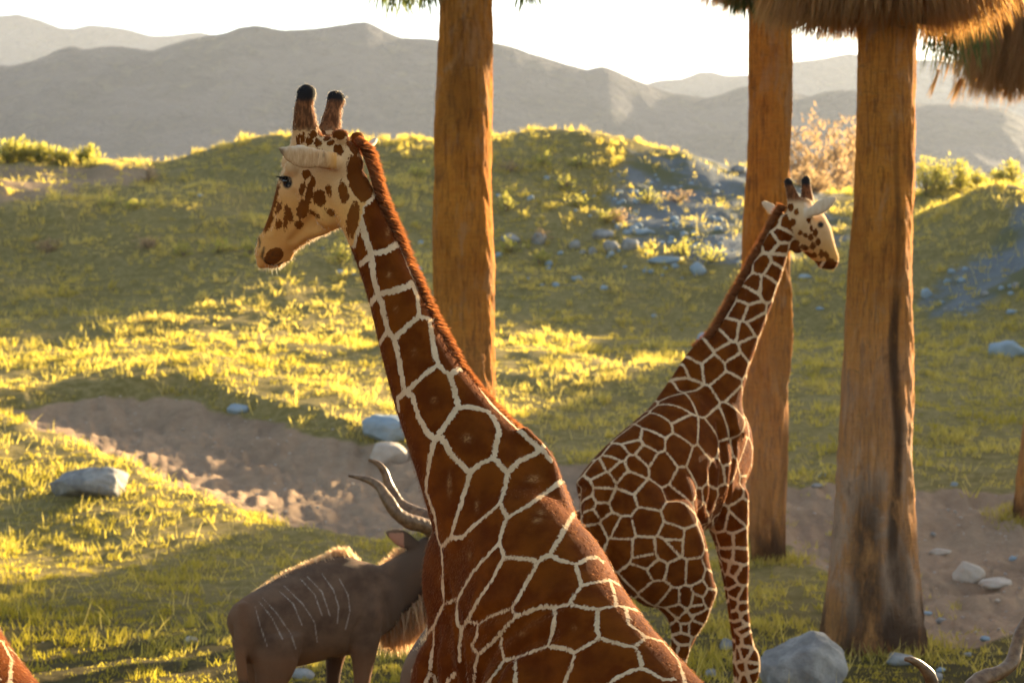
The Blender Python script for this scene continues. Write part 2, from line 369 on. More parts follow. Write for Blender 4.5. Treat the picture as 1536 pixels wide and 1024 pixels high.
# ================================================================ palms
g = NG('palm_bark'); p = g.obj()
ring = g.noise(g.scale(p, (3.0, 3.0, 17)), 1.3, 6, 0.68, 1.1); fis = g.noise(g.scale(p, (22, 22, 1.9)), 1.2, 6, 0.7, 0.9)
n1 = g.noise(p, 0.9, 5, 0.6); n2 = g.noise(g.scale(p, (1, 1, 0.45)), 2.6, 6, 0.68, 0.3)
zc = g.n('SeparateXYZ'); g.set(zc, 0, p)
c = g.mix(g.ramp(ring, 0.18, 0.82), (0.54, 0.170, 0.018), (0.76, 0.300, 0.045)); c = g.mix(g.math('MULTIPLY', g.ramp(fis, 0.48, 0.64), 0.72), c, (0.17, 0.055, 0.013)); c = g.mix(g.math('MULTIPLY', g.ramp(ring, 0.55, 0.70), 0.6), c, (0.15, 0.05, 0.014)); c = g.mix(g.math('MULTIPLY', g.ramp(n2, 0.50, 0.38), 0.45), c, (0.50, 0.29, 0.15)); c = g.mix(g.math('MULTIPLY', g.ramp(n1, 0.45, 0.7), 0.5), c, (0.26, 0.070, 0.010))
pale = g.math('MULTIPLY', g.ramp(zc.outputs[2], 4.2, 0.9), g.ramp(n2, 0.36, 0.60)); pale = g.math('MULTIPLY', pale, g.attr('pale'))
c = g.mix(g.math('MULTIPLY', pale, 0.9), c, (0.52, 0.35, 0.235))
c = g.mix(g.math('MULTIPLY', g.ramp(n2, 0.56, 0.70), 0.6), c, (0.11, 0.045, 0.02))
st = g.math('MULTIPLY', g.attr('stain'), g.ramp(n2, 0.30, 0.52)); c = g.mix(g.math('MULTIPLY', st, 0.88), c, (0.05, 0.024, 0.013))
cv = g.n('TexVoronoi', feature='DISTANCE_TO_EDGE'); g.set(cv, 'Vector', g.scale(p, (7, 7, 2.6))); cv.inputs['Scale'].default_value = 1.3
hh = g.math('ADD', g.math('MULTIPLY', ring, 0.55), g.math('MULTIPLY', fis, -1.4)); hh = g.math('ADD', hh, g.math('MULTIPLY', n2, 0.8))
MBARK = g.done(g.bsdf(c, 0.9, g.bump(hh, 1.0, 0.07), 0.05))
g = NG('dead_frond'); t = g.attr('tone'); c = g.mix(t, (0.12, 0.050, 0.014), (0.36, 0.175, 0.058)); c = g.mix(g.math('MULTIPLY', g.attr('tip'), 0.4), c, (0.40, 0.25, 0.12))
MDEAD = g.done(g.leafy(c, g.mix(t, (0.40, 0.18, 0.05), (0.75, 0.42, 0.13)), 0.42, 0.75))
g = NG('green_frond'); t = g.attr('tone'); c = g.mix(t, (0.045, 0.07, 0.018), (0.10, 0.12, 0.035)); c = g.mix(g.math('MULTIPLY', g.ramp(g.attr('tip'), 0.6, 1.0), 0.7), c, (0.30, 0.22, 0.08))
MGREEN = g.done(g.leafy(c, (0.20, 0.24, 0.05), 0.35, 0.5))
def trunk(par, prof, d, top_z, stain, pale, seed, flute=0.0):
    """prof rows: (py, left px, right px) down the trunk, at camera depth d"""
    prof = np.array(prof, float); zs = np.array([P(768, r[0], d)[2] for r in prof])
    cx = ((prof[:, 1] + prof[:, 2]) / 2 - 768) / FPX * d; rr = (prof[:, 2] - prof[:, 1]) / 2 / FPX * d
    o_ = np.argsort(zs); zs, cx, rr = zs[o_], cx[o_], rr[o_]
    y0 = P(768, 480, d)[1]
    gz = float(height(np.array([cx[0]]), np.array([y0]))[0])
    z = np.arange(gz - 0.3, top_z, 0.035); nth = 132; th = np.arange(nth) / nth * 2 * math.pi
    rz = np.interp(z, zs, rr); cz = np.interp(z, zs, cx)
    TH, ZZ = np.meshgrid(th, z)
    cxn, cyn = np.cos(TH), np.sin(TH)
    k = 1 + 0.06 * fbm(cxn * 1.5 + 5, cyn * 1.5 + ZZ * 1.1, 4, seed, 0.6) + 0.050 * fbm(cxn * 5 + ZZ * 0.4, cyn * 5 + ZZ * 8, 4, seed + 5, 0.7) + 0.030 * fbm(cxn * 7, cyn * 7 + ZZ * 1.2, 3, seed + 9)
    k += 0.03 * np.exp(-((ZZ - gz) / 0.35) ** 2) * (fbm(cxn * 4, cyn * 4 + ZZ, 3, seed + 3))
    if flute:   # a hollow with folded lips in the bark, facing the camera
        for (a0, zc_, aw, zh, dp) in flute:
            da_ = (TH - a0 + math.pi) % (2 * math.pi) - math.pi
            q = np.hypot(da_ / aw, (ZZ - zc_) / zh)
            k += -dp * np.exp(-q ** 2) + dp * 0.8 * np.exp(-((q - 1.5) / 0.35) ** 2)
    RR = rz[:, None] * k
    V = np.stack([cz[:, None] + RR * cxn, y0 + RR * cyn, ZZ], -1).reshape(-1, 3)
    m = len(z); i = np.arange(m - 1)[:, None] * nth; j = np.arange(nth)[None]
    Q = np.stack([i + j, i + (j + 1) % nth, i + nth + (j + 1) % nth, i + nth + j], -1).reshape(-1, 4)
    s = np.zeros_like(TH)
    for (a0, aw, za, zb, amt) in stain:
        da_ = (TH - a0 + 0.10 * np.sin(ZZ * 3 + a0) + math.pi) % (2 * math.pi) - math.pi
        s = np.maximum(s, amt * np.exp(-(da_ / aw) ** 4) * sstep(za - 0.4, za + 0.2, ZZ) * (1 - sstep(zb - 0.3, zb + 0.5, ZZ)))
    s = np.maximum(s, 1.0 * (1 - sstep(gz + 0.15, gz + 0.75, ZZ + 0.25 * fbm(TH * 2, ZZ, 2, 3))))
    V[:, 0] -= par.location.x; V[:, 1] -= par.location.y; V[:, 2] -= par.location.z
    o = mesh_np('trunk', V, None, Q, MBARK, True, {'stain': s.ravel(), 'pale': np.full(len(V), pale)}); o.parent = par
    return cz[-1], y0, top_z
def crown(par, c, skirt_bottom, skirt_r, skirt_top, tr, n_dead=5000, n_green=34, low_green=0, hubs=(), seed=0, dead_len=0.9):
    rg = np.random.default_rng(seed); n_dead = int(n_dead * 1.7)
    # dead thatch: overlapping layers of hanging strips round the trunk
    th = rg.random(n_dead) * 2 * math.pi; u = rg.random(n_dead)
    lob = 0.14 * fbm(np.cos(th) * 2 + seed, np.sin(th) * 2, 3, seed)
    zt = skirt_bottom + 0.25 + (skirt_top - skirt_bottom) * u
    ro = tr * 0.9 + (skirt_r - tr) * rg.random(n_dead) ** 0.6 * (0.65 + 0.35 * np.minimum(1, u * 3))
    L = dead_len * (0.55 + 0.6 * rg.random(n_dead)); L = np.minimum(L, zt - skirt_bottom + 0.14 * rg.random(n_dead) + lob * 0.6)
    L = np.maximum(L, 0.2)
    root = np.stack([c[0] + ro * np.cos(th), c[1] + ro * np.sin(th), zt], 1)
    dr = np.stack([np.cos(th) * 0.22 + rg.normal(0, .10, n_dead), np.sin(th) * 0.22 + rg.normal(0, .10, n_dead), -np.ones(n_dead)], 1)
    tone = np.clip(0.5 + 0.5 * fbm(th * 3, zt * 3, 3, seed + 1) + rg.normal(0, .22, n_dead), 0, 1)
    SK = [root, dr, L, 0.016 + 0.018 * rg.random(n_dead), tone, rg.normal(0, .06, (n_dead, 3))]
    # core of the thatch so no light leaks through its middle
    zz = np.linspace(skirt_bottom + 0.16, skirt_top + 0.5, 14); rr = tr + (skirt_r * 0.78 - tr) * np.sin(np.clip((zz - zz[0]) / (zz[-1] - zz[0]) * 2.6, 0.06, 2.2)) 
    V, Q, F = tube([(c[0], c[1], z_, r_, r_) for z_, r_ in zip(zz, rr)], ref=(1, 0, 0), n=40, sub=2)
    V = V + 0.06 * rg.normal(size=V.shape)
    o = mesh_np('thatch', V, F, Q, MDEAD, True, {'tone': np.full(len(V), 0.12), 'tip': np.zeros(len(V))}); to_local(par, o)
    # dead fans hanging in the skirt: folded leaflets from a stalk end
    fr = []; fd_ = []; fL = []; fw = []; ft = []
    for k in range(int(n_dead / 110)):
        a = rg.random() * 6.283; rr_ = tr * 1.2 + (skirt_r - tr) * rg.random() ** 0.5; z_ = skirt_bottom + rg.uniform(0.35, 1.0) * (skirt_top - skirt_bottom) * rg.random() + 0.35
        hub = np.array([c[0] + rr_ * math.cos(a), c[1] + rr_ * math.sin(a), z_]); out_ = np.array([math.cos(a) * .35, math.sin(a) * .35, -1.0]); sd_ = np.array([-math.sin(a), math.cos(a), 0]); tn = rg.random(); l0 = min(rg.uniform(.5, .8), z_ - skirt_bottom + 0.12)
        for q in np.linspace(-0.55, 0.55, 11): fr.append(hub + sd_ * q * 0.08); fd_.append(out_ + sd_ * q * rg.uniform(.6, 1.0) + rg.normal(0, .07, 3)); fL.append(l0 * rg.uniform(.75, 1.05)); fw.append(0.035); ft.append(np.clip(tn + rg.normal(0, .1), 0, 1))
    blades('skirt', np.vstack([SK[0], fr]), np.vstack([nrm(SK[1]), nrm(np.array(fd_))]), np.concatenate([SK[2], fL]), np.concatenate([SK[3], fw]), 0.0, mat=MDEAD, parent=par, tone=np.concatenate([SK[4], ft]), seg=3, curl=np.vstack([SK[5], np.zeros((len(fr), 3))]))
    # green fans: a curved stalk and a spread of folded leaflets
    roots = []; dirs = []; lens = []; dps = []; wid = []
    for k in range(n_green + low_green):
        a = k * 2.399 + rg.random() * 0.5 if k < n_green else rg.random() * 6.283
        el = R(rg.uniform(-5, 78)) if k < n_green else R(rg.uniform(-62, -25))
        top = np.array([c[0], c[1], skirt_top + 0.25 + (0.35 * math.sin(el) if k < n_green else -0.2)])
        dd = np.array([math.cos(a) * math.cos(el), math.sin(a) * math.cos(el), math.sin(el)])
        L = rg.uniform(0.9, 1.35); tip = top + dd * (L + tr); tip[2] -= 0.18 * L
        side = nrm(np.cross(dd, [0, 0, 1])); upv = np.cross(side, dd)
        for q in range(7):                                          # stalk pieces
            t0 = q / 7; b = top + (tip - top) * t0; roots.append(b); dirs.append(tip - top); lens.append(np.linalg.norm(tip - top) / 5.5); wid.append(0.04); dps.append(0)
        for q in np.linspace(-1.25, 1.25, 30):
            e = dd * math.cos(q) + side * math.sin(q) + upv * (0.12 * math.cos(3 * q)); roots.append(tip + e * 0.03); dirs.append(e); lens.append(rg.uniform(0.65, 0.95)); wid.append(0.055); dps.append(0.25 + 0.35 * rg.random())
    for (hx_, hy_, hz_, hl) in hubs:                                  # low fans seen hanging beside the skirt
        for q in np.linspace(-0.5, 0.5, 16): roots.append(np.array([hx_ + q * .12, hy_, hz_])); dirs.append(np.array([q * rg.uniform(.5, .9), rg.normal(0, .12), -1])); lens.append(hl * rg.uniform(.65, 1.05)); wid.append(0.04); dps.append(0.0)
    blades('crown', np.array(roots), np.array(dirs), np.array(lens), np.array(wid), np.array(dps), mat=MGREEN, parent=par, seg=3)
def palm(label, prof, d, top_z, skirt, r_sk, tr, seed, stain=(), pale=0.0, group=None, **kw):
    fl = kw.pop('flute', None)
    cx = (prof[-1][1] + prof[-1][2]) / 2
    b = P(cx, 480, d); gz = float(height(np.array([b[0]]), np.array([b[1]]))[0])
    e = empty('palm_tree', label, 'palm tree', group, (b[0], b[1], gz))
    c = trunk(e, prof, d, top_z, stain, pale, seed, fl or 0)
    crown(e, c, skirt, r_sk, top_z, tr, seed=seed, **kw); return e
FR = -math.pi / 2        # angle on the trunk that faces the camera
palm('thickest palm trunk, flared at its base and marked by a dark vertical stain',
     [(-400, 1290, 1372), (0, 1288, 1374), (45, 1286, 1373), (120, 1286, 1372), (200, 1284, 1371), (300, 1280, 1369), (400, 1274, 1368), (500, 1268, 1369), (600, 1262, 1371), (700, 1256, 1369), (760, 1254, 1371), (820, 1248, 1376), (880, 1241, 1382), (930, 1235, 1387), (965, 1229, 1393), (1010, 1222, 1400)],
     20.1, 7.7, 6.33, 1.15, 0.36, 11, [(FR + 0.35, 0.17, 0.9, 3.6, 1.0), (FR - 0.30, 0.38, 0.2, 1.5, 0.9), (FR + 0.5, 0.3, 0.2, 1.1, 0.75), (FR + 0.28, 0.10, 3.0, 5.2, 0.6)], 1.0, n_dead=7000)
palm('slender palm trunk with a folded hollow in its bark, behind the smaller giraffe',
     [(-400, 1126, 1186), (0, 1122, 1187), (100, 1122, 1188), (160, 1123, 1187), (240, 1121, 1184), (330, 1116, 1185), (420, 1113, 1183), (500, 1113, 1184), (545, 1113, 1182), (580, 1114, 1179), (620, 1116, 1182), (700, 1119, 1181), (780, 1123, 1178), (850, 1128, 1180), (900, 1124, 1184)],
     26.4, 9.2, 7.55, 0.95, 0.27, 23, [(FR - 0.2, 0.5, 0, 1.0, 0.5), (FR + 0.9, 0.3, 0, 2.3, 0.5)], 0.45, n_dead=4200, hubs=[(*P(x_, y_, 26.0), l_) for x_, y_, l_ in [(1106, -18, .5), (1114, -12, .5), (1120, -20, .6), (1104, -30, .5), (1160, -10, .5), (1190, -16, .5)]],
     flute=[(FR + 0.55, 3.05, 0.40, 0.60, 0.24), (FR + 0.15, 1.9, 0.3, 0.45, 0.10), (FR + 0.7, 3.9, 0.25, 0.3, 0.10)])
palm('palm trunk ringed with pale scars, right behind the neck of the large giraffe',
     [(-400, 662, 738), (0, 661, 738), (60, 658, 738), (120, 655, 738), (200, 652, 738), (260, 652, 736), (330, 650, 738), (400, 649, 742), (480, 651, 741), (580, 655, 742), (700, 652, 745), (800, 648, 750), (894, 640, 760)],
     23.6, 9.9, 7.30, 0.85, 0.31, 37, [(FR - 0.1, 0.9, 5.6, 8.5, 0.35)], 0.35, n_dead=900, dead_len=0.5, hubs=[(*P(x_, y_, 23.4), l_ * 1.5) for x_, y_, l_ in [(575, -30, .34), (598, -32, .42), (615, -38, .40), (632, -30, .36), (648, -30, .3), (592, -40, .3), (786, -30, .30), (798, -32, .34), (770, -40, .26)]])
palm('palm at the right edge of the picture with a large hanging skirt of dead fronds',
     [(-400, 1578, 1642), (0, 1572, 1638), (300, 1560, 1626), (500, 1549, 1616), (620, 1540, 1610), (690, 1531, 1606), (760, 1523, 1606), (810, 1517, 1610), (840, 1514, 1614)],
     29.6, 9.4, 6.72, 1.9, 0.34, 41, [(FR, 0.6, 0, 1.4, 0.6)], 0.3, n_dead=8000, hubs=[(*P(x_, y_, 27.2), l_ * 1.15) for x_, y_, l_ in [(1386, 15, .75), (1398, 8, .9), (1410, 18, .8), (1424, 5, 1.0), (1440, 22, .8), (1456, 10, .9), (1404, 30, .55), (1478, 20, .6), (1432, 0, .7)]])
# palms that stand beyond the right-hand edge and throw their shade over the enclosure
SHADE = [(25, 59, 9.4), (33, 56, 9.6), (28, 49.5, 9.2), (20.5, 42, 9.0), (32, 41.5, 9.6)]
for q, (x, y, h_) in enumerate(SHADE):
    z0 = float(height(np.array([x]), np.array([y]))[0]); e = empty('palm_tree', 'palm tree with a hanging skirt, one of the grove beyond the right edge', 'palm tree', 'palms of the grove beyond the right edge', (x, y, z0))
    zz = np.arange(-0.2, h_ - 0.3, 0.25); mb = MB(); V, Q, F = tube([(x, y, z0 + z_, 0.34 + 0.16 * math.exp(-z_ / 0.5), 0.34 + 0.16 * math.exp(-z_ / 0.5)) for z_ in zz], ref=(1, 0, 0), n=24, sub=1); mb.add(V, F, Q)
    mb.build('trunk', MBARK, e); crown(e, (x, y), z0 + h_ - 2.3, 1.25, z0 + h_ - 0.5, 0.34, n_dead=900, n_green=26, seed=60 + q)

# ================================================================ grass, shrubs, stones
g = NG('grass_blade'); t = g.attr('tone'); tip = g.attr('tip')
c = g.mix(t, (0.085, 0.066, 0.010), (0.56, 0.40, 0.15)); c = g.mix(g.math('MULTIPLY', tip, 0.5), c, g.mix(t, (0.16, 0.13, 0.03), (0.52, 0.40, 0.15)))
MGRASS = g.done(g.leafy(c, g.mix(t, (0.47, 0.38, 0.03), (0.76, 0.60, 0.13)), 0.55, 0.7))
def scatter_grass():
    roots = []; L = []; W_ = []; tone = []
    for (d0, d1, dens, nb, h0, w0) in [(9.5, 19, 75, 9, 0.10, 0.010), (19, 30, 58, 8, 0.115, 0.013), (30, 45, 30, 8, 0.15, 0.020), (45, 54, 16, 8, 0.17, 0.028), (54, 73, 15, 8, 0.19, 0.034)]:
        ta = math.tan(R(17.5)); area = ta * (d1 ** 2 - d0 ** 2); n = int(area * dens)
        d = np.sqrt(RNG.random(n) * (d1 ** 2 - d0 ** 2) + d0 ** 2); x = (RNG.random(n) * 2 - 1) * ta * d
        dl, dr, dh, ds = masks(x, d); dd = np.minimum(dl, dr)
        dens_n = fbm(x * 0.9, d * 0.9, 4, 71)
        keep = (dd > 0.02 + 0.10 * RNG.random(n)) & ((dh > -0.5) | (RNG.random(n) < 0.38)) & ((ds > 0.3) | (RNG.random(n) < 0.22)) & (RNG.random(n) < 0.72 + 1.3 * dens_n)
        # a few sprigs on the bare earth of the right-hand side
        keep |= (dr < 0) & (dr > -1.2) & (RNG.random(n) < 0.10)
        x, d, dens_n = x[keep], d[keep], dens_n[keep]; n = len(x); z = height(x, d)
        big = sstep(-0.25, 0.45, fbm(x * 1.7, d * 1.7, 3, 81)); dry = fbm(x * 0.35, d * 0.35, 3, 91)
        for b in range(nb):
            roots.append(np.stack([x + RNG.normal(0, h0 * 0.35, n), d + RNG.normal(0, h0 * 0.35, n), z - 0.01], 1))
            L.append(h0 * (0.45 + 1.15 * big) * (0.5 + 1.0 * RNG.random(n))); W_.append(w0 * (0.7 + 0.7 * RNG.random(n)))
            tone.append(np.clip(0.22 + 0.5 * dry + RNG.normal(0, .2, n) + 0.28 * sstep(20, 32, d) + 0.30 * sstep(42, 56, d), 0, 1))  # shade painted into the near blades, pale glare into the far ones
    # rings of taller grass at the palm feet, and dry stalks here and there
    for (bx, by, br, m) in [(3.72, 20.1, .55, 900), (3.40, 26.4, .36, 700), (-0.5, 23.6, .42, 500), (7.9, 29.6, .5, 900), (3.1, 18.4, 1.3, 900)]:
        a = RNG.random(m) * 6.283; q = br * (0.95 + 0.75 * RNG.random(m) ** 2); x = bx + q * np.cos(a); d = by + q * np.sin(a)
        roots.append(np.stack([x, d, height(x, d) - .01], 1)); L.append(0.08 + 0.16 * RNG.random(m)); W_.append(np.full(m, .012)); tone.append(np.clip(RNG.normal(.4, .25, m), 0, 1))
    m = 9000; d = np.sqrt(RNG.random(m) * (72 ** 2 - 12 ** 2) + 12 ** 2); x = (RNG.random(m) * 2 - 1) * math.tan(R(17.5)) * d; dl, dr, dh, ds = masks(x, d)
    kp = (np.minimum(dl, dr) > 0) & (fbm(x * .3, d * .3, 3, 44) > 0.05); x, d = x[kp], d[kp]; m = len(x)
    roots.append(np.stack([x, d, height(x, d)], 1)); L.append(0.22 + 0.25 * RNG.random(m)); W_.append(0.004 + d * 0.00028); tone.append(np.full(m, 1.0))
    roots = np.concatenate(roots); n = len(roots)
    dr_ = np.stack([RNG.normal(0, .42, n), RNG.normal(0, .42, n), np.ones(n)], 1)
    side = nrm(np.stack([RNG.normal(0, 1, n), RNG.normal(0, .6, n), np.zeros(n)], 1))
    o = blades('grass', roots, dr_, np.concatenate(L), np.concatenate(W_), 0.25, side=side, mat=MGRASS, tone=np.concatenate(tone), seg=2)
    print('grass blades', n); return tag(o, kind='stuff')
scatter_grass()
g = NG('shrub_leaf'); t = g.attr('tone'); c = g.mix(t, (0.09, 0.11, 0.03), (0.22, 0.20, 0.07))
MSHRUB = g.done(g.leafy(c, g.mix(t, (0.45, 0.42, 0.05), (0.6, 0.5, 0.12)), 0.55, 0.7))
g = NG('dry_shrub_leaf'); t = g.attr('tone'); c = g.mix(t, (0.16, 0.11, 0.06), (0.30, 0.22, 0.15))
MDRY = g.done(g.leafy(c, (0.5, 0.33, 0.16), 0.45, 0.8))
g = NG('twig'); MTWIG = g.done(g.bsdf((0.16, 0.11, 0.07), 0.9))
def shrub(name, label, cat, px, py, d, hgt, wid, mat, group, seed, n=420, leaf=0.12, upright=0.5):
    rg = np.random.default_rng(seed); b = P(px, py, d); z0 = float(height(np.array([b[0]]), np.array([b[1]]))[0]) - 0.03
    e = empty(name, label, cat, group, (b[0], b[1], z0)); tw = MB(); lr = []; ld = []
    for s in range(int(7 + wid * 5)):
        a = rg.random() * 6.283; lean = rg.random() ** 0.6 * wid * 0.5; hh_ = hgt * rg.uniform(0.55, 1.0) * (1 - 0.45 * (lean / (wid * 0.5)) ** 2)
        pts = [(b[0], b[1], z0), (b[0] + math.cos(a) * lean * 0.5, b[1] + math.sin(a) * lean * 0.5, z0 + hh_ * 0.55), (b[0] + math.cos(a) * lean, b[1] + math.sin(a) * lean, z0 + hh_)]
        V, Q, F = tube([(*q, 0.02 * (1.1 - k * 0.45), 0.02 * (1.1 - k * 0.45)) for k, q in enumerate(pts)], ref=(1, 0.2, 0), n=5, sub=3); tw.add(V, F, Q)
        c = catmull(pts, 8); m = max(8, n // int(7 + wid * 5)); k = (rg.random(m) ** 0.7 * (len(c) - 1)).astype(int)
        pp = c[k] + rg.normal(0, 0.07 + 0.05 * wid, (m, 3)) * np.array([1, 1, 0.7]); lr.append(pp); ld.append(nrm(pp - np.array([b[0], b[1], z0])) + rg.normal(0, .55, (m, 3)) + [0, 0, upright])
    tw.build('stem', MTWIG, e); lr = np.concatenate(lr); ld = np.concatenate(ld); lr[:, 2] = np.maximum(lr[:, 2], z0 + 0.03)
    blades('foliage', lr, ld, leaf * (0.6 + rg.random(len(lr)) * 0.9), leaf * 0.42, 0.2, mat=mat, parent=e, seg=2); return e
for q, (px, h_, w_) in enumerate([(12, 1.15, 1.0), (38, 0.95, 0.9), (66, 0.85, 0.9), (95, 0.65, 0.8), (132, 0.75, 0.8)]):
    shrub('shrub', ['tallest yellow green shrub at the far left of the crest', 'second yellow green shrub from the left edge on the crest', 'middle one of the five lit shrubs on the left crest', 'low lit shrub just left of the last shrub on the left crest', 'rounded lit shrub standing rightmost on the left crest'][q], 'shrub', px, 215, 69.3, h_ * .9, w_, MSHRUB, 'lit shrubs on the left crest', 100 + q, 560, 0.16, 1.1)
for q, (px, h_, w_, d) in enumerate([(1196, 2.4, 1.5, 84), (1228, 2.3, 1.5, 86), (1252, 1.9, 1.3, 83), (1274, 2.3, 1.5, 85)]):
    shrub('shrub', ['tall hazy dry shrub touching the slender palm trunk', 'tall hazy dry shrub with a pale top between the two right palms', 'shorter hazy dry shrub between two taller ones', 'hazy dry shrub half hidden by the thick palm trunk'][q], 'shrub', px, 255, d, h_ + 3.4, w_ * 1.3, MDRY, 'hazy shrubs beyond the crest', 120 + q, 900, 0.24)
for q, (px, h_, w_, d) in enumerate([(1390, 1.6, 1.3, 68.5), (1412, 1.4, 1.3, 69), (1440, 1.1, 1.2, 69.5), (1466, 0.9, 0.9, 69), (1496, 1.0, 0.7, 68.5), (1518, 1.2, 0.9, 69), (1208, 0.8, 1.2, 69), (1222, 0.6, 1.2, 68.5)]):
    shrub('shrub', ['leafy green shrub right beside the thick palm trunk on the far bank', 'rounded green shrub, second from the thick palm trunk', 'yellowish low shrub in the middle of the right bank', 'small yellowish shrub thinning out on the right bank', 'thin sprig of a shrub near the right edge of the bank', 'upright thin shrub at the far right of the bank', 'low dry shrub in front of the hazy shrubs', 'lower dry shrub above the small giraffe\'s ear'][q], 'shrub', px, 280, d, h_, w_, MSHRUB if q < 6 else MDRY, 'low shrubs on the right bank', 140 + q, 480, 0.15)
for q in range(30):
    rg_ = np.random.default_rng(700 + q); px_ = rg_.uniform(560, 1110) if q < 20 else rg_.uniform(20, 560); py_ = rg_.uniform(235, 400); w0_, dd_ = ground_at(px_, py_)
    shrub('weed', 'low olive weed clump scattered among others on the far slope', 'weed', px_, py_, dd_, rg_.uniform(.28, .6), rg_.uniform(.5, 1.1), MSHRUB if q % 3 else MDRY, 'weed clumps on the far slope', 300 + q, 150, 0.11)
g = NG('stone'); p = g.obj(); n1 = g.noise(p, 3.0, 6, 0.65); n2 = g.noise(p, 14, 5, 0.7)
c = g.mix(g.ramp(n1, 0.35, 0.65), (0.16, 0.15, 0.14), (0.31, 0.29, 0.26)); c = g.mix(g.math('MULTIPLY', g.ramp(n2, 0.5, 0.7), 0.5), c, (0.14, 0.13, 0.12))
MST = g.done(g.bsdf(c, 0.85, g.bump(g.math('ADD', n1, g.math('MULTIPLY', n2, 0.4)), 0.8, 0.05), 0.25))
g = NG('blue_stone'); p = g.obj(); n1 = g.noise(p, 3.0, 6, 0.65)
MSB = g.done(g.bsdf(g.mix(n1, (0.15, 0.20, 0.235), (0.30, 0.35, 0.375)), 0.8, g.bump(n1, 0.8, 0.05), 0.25))
g = NG('tan_stone'); p = g.obj(); n1 = g.noise(p, 5.0, 6, 0.65)
MSW = g.done(g.bsdf(g.mix(n1, (0.28, 0.22, 0.17), (0.50, 0.42, 0.34)), 0.85, g.bump(n1, 0.8, 0.05), 0.25))
def stone_mesh(seed, sub=4, rough=0.5, flat=0.0, planes=14):
    import bmesh
    bm = bmesh.new(); bmesh.ops.create_icosphere(bm, subdivisions=sub, radius=1.0); rg = np.random.default_rng(seed)
    V = np.array([v.co[:] for v in bm.verts]); F = np.array([[v.index for v in f.verts] for f in bm.faces]); bm.free()
    N = nrm(rg.normal(size=(planes, 3))); dk = rg.uniform(0.62, 0.95, planes)
    r = np.ones(len(V))
    for nn, dd in zip(N, dk):
        c = V @ nn; r = np.minimum(r, np.where(c > 0.05, dd / np.maximum(c, 0.05), 9))
    V = V * r[:, None]; V = V * (1 + rough * 0.25 * fbm(V[:, 0] * 2.5 + seed, V[:, 1] * 2.5 + V[:, 2] * 2.1, 4, seed)[:, None])
    return V, F
SM = {}
def stone(px, py, wpx, hpx, mat, label, group=None, seed=None, sub=3, name='rock', cat='rock', sink=0.3, depth=None):
    """py is the foot of the visible stone"""
    w_, d = ground_at(px, py - hpx * 0.15); sx = wpx / 2 / FPX * d; sz = hpx / 2 / FPX * d / (1 - sink * 0.5)
    key = (seed if seed is not None else int(px) % 9, sub); 
    V, F = SM.setdefault(key, stone_mesh(*key)); V = V / np.abs(V).max(0)
    o = mesh_np(name, V * np.array([sx, sx * 0.8, sz]), F, None, mat, True); o.location = (w_[0], w_[1] + sx * 0.4, float(height(w_[:1], w_[1:2])[0]) + sz * (1 - 2 * sink * 0.5) * 0.8 - sz * sink * 0.3)
    return tag(o, label, cat, group)
stone(130, 752, 122, 54, MST, 'pale smooth boulder with a sunlit right end in the grass at left', seed=3, sub=5)
stone(578, 668, 92, 44, MSB, 'bluish boulder just left of the large giraffe\'s neck, behind the horns', seed=5, sub=5)
stone(578, 700, 68, 36, MSW, 'brown boulder in front of the bluish one, above the antelope horns', seed=7, sub=4)
stone(356, 622, 34, 18, MSB, 'small flat bluish stone lying on the bare earth of the hollow', seed=2)
stone(1216, 1060, 150, 108, MST, 'large grey blue faceted boulder at the foot of the thick palm', seed=13, sub=5, sink=0.15)
stone(1455, 880, 50, 38, MSW, 'rounded tan rock standing on the dirt right of the thick palm', seed=8, sub=4)
stone(1496, 884, 52, 17, MSW, 'low flat tan rock lying beside the rounded one', seed=9, sub=4)
stone(1412, 832, 36, 9, MSW, 'thin flat brown stone on the dirt between the palms', seed=1)
stone(1512, 540, 66, 30, MSB, 'broad bluish rock in the grass at the right edge', seed=4, sub=4)
stone(1060, 522, 34, 26, MSB, 'bluish rock peeping out behind the withers of the smaller giraffe', seed=6)
stone(1090, 978, 20, 22, MST, 'round pale stone in the grass beside the smaller giraffe\'s foreleg', seed=2)
stone(1066, 1018, 18, 16, MST, 'half hidden pale stone below the round stone by the foreleg', seed=3)
stone(286, 966, 20, 13, MSW, 'small white stone in the grass left of the striped antelope', seed=2)
stone(452, 1022, 40, 18, MST, 'pale stone in the grass under the belly of the striped antelope', seed=5)
stone(1352, 1000, 44, 22, MST, 'grey stone half behind the left horn tip at lower right', seed=6)
stone(1404, 1024, 22, 18, MST, 'small grey stone right of the horn tip at the bottom edge', seed=6)
for k, (px, py, w_, h_) in enumerate([(1234, 716, 12, 8), (1226, 732, 18, 8), (1432, 730, 12, 8), (1400, 806, 9, 6), (1520, 842, 12, 9), (1412, 934, 16, 9), (1478, 962, 16, 9), (1452, 986, 13, 8), (1412, 1008, 14, 8), (1528, 948, 14, 6), (1392, 924, 14, 7)]):
    stone(px, py, w_, h_, MST if k % 2 else MSB, 'small pale pebble lying on the ground around the thick palm', 'pebbles around the thick palm', cat='pebble', name='pebble')
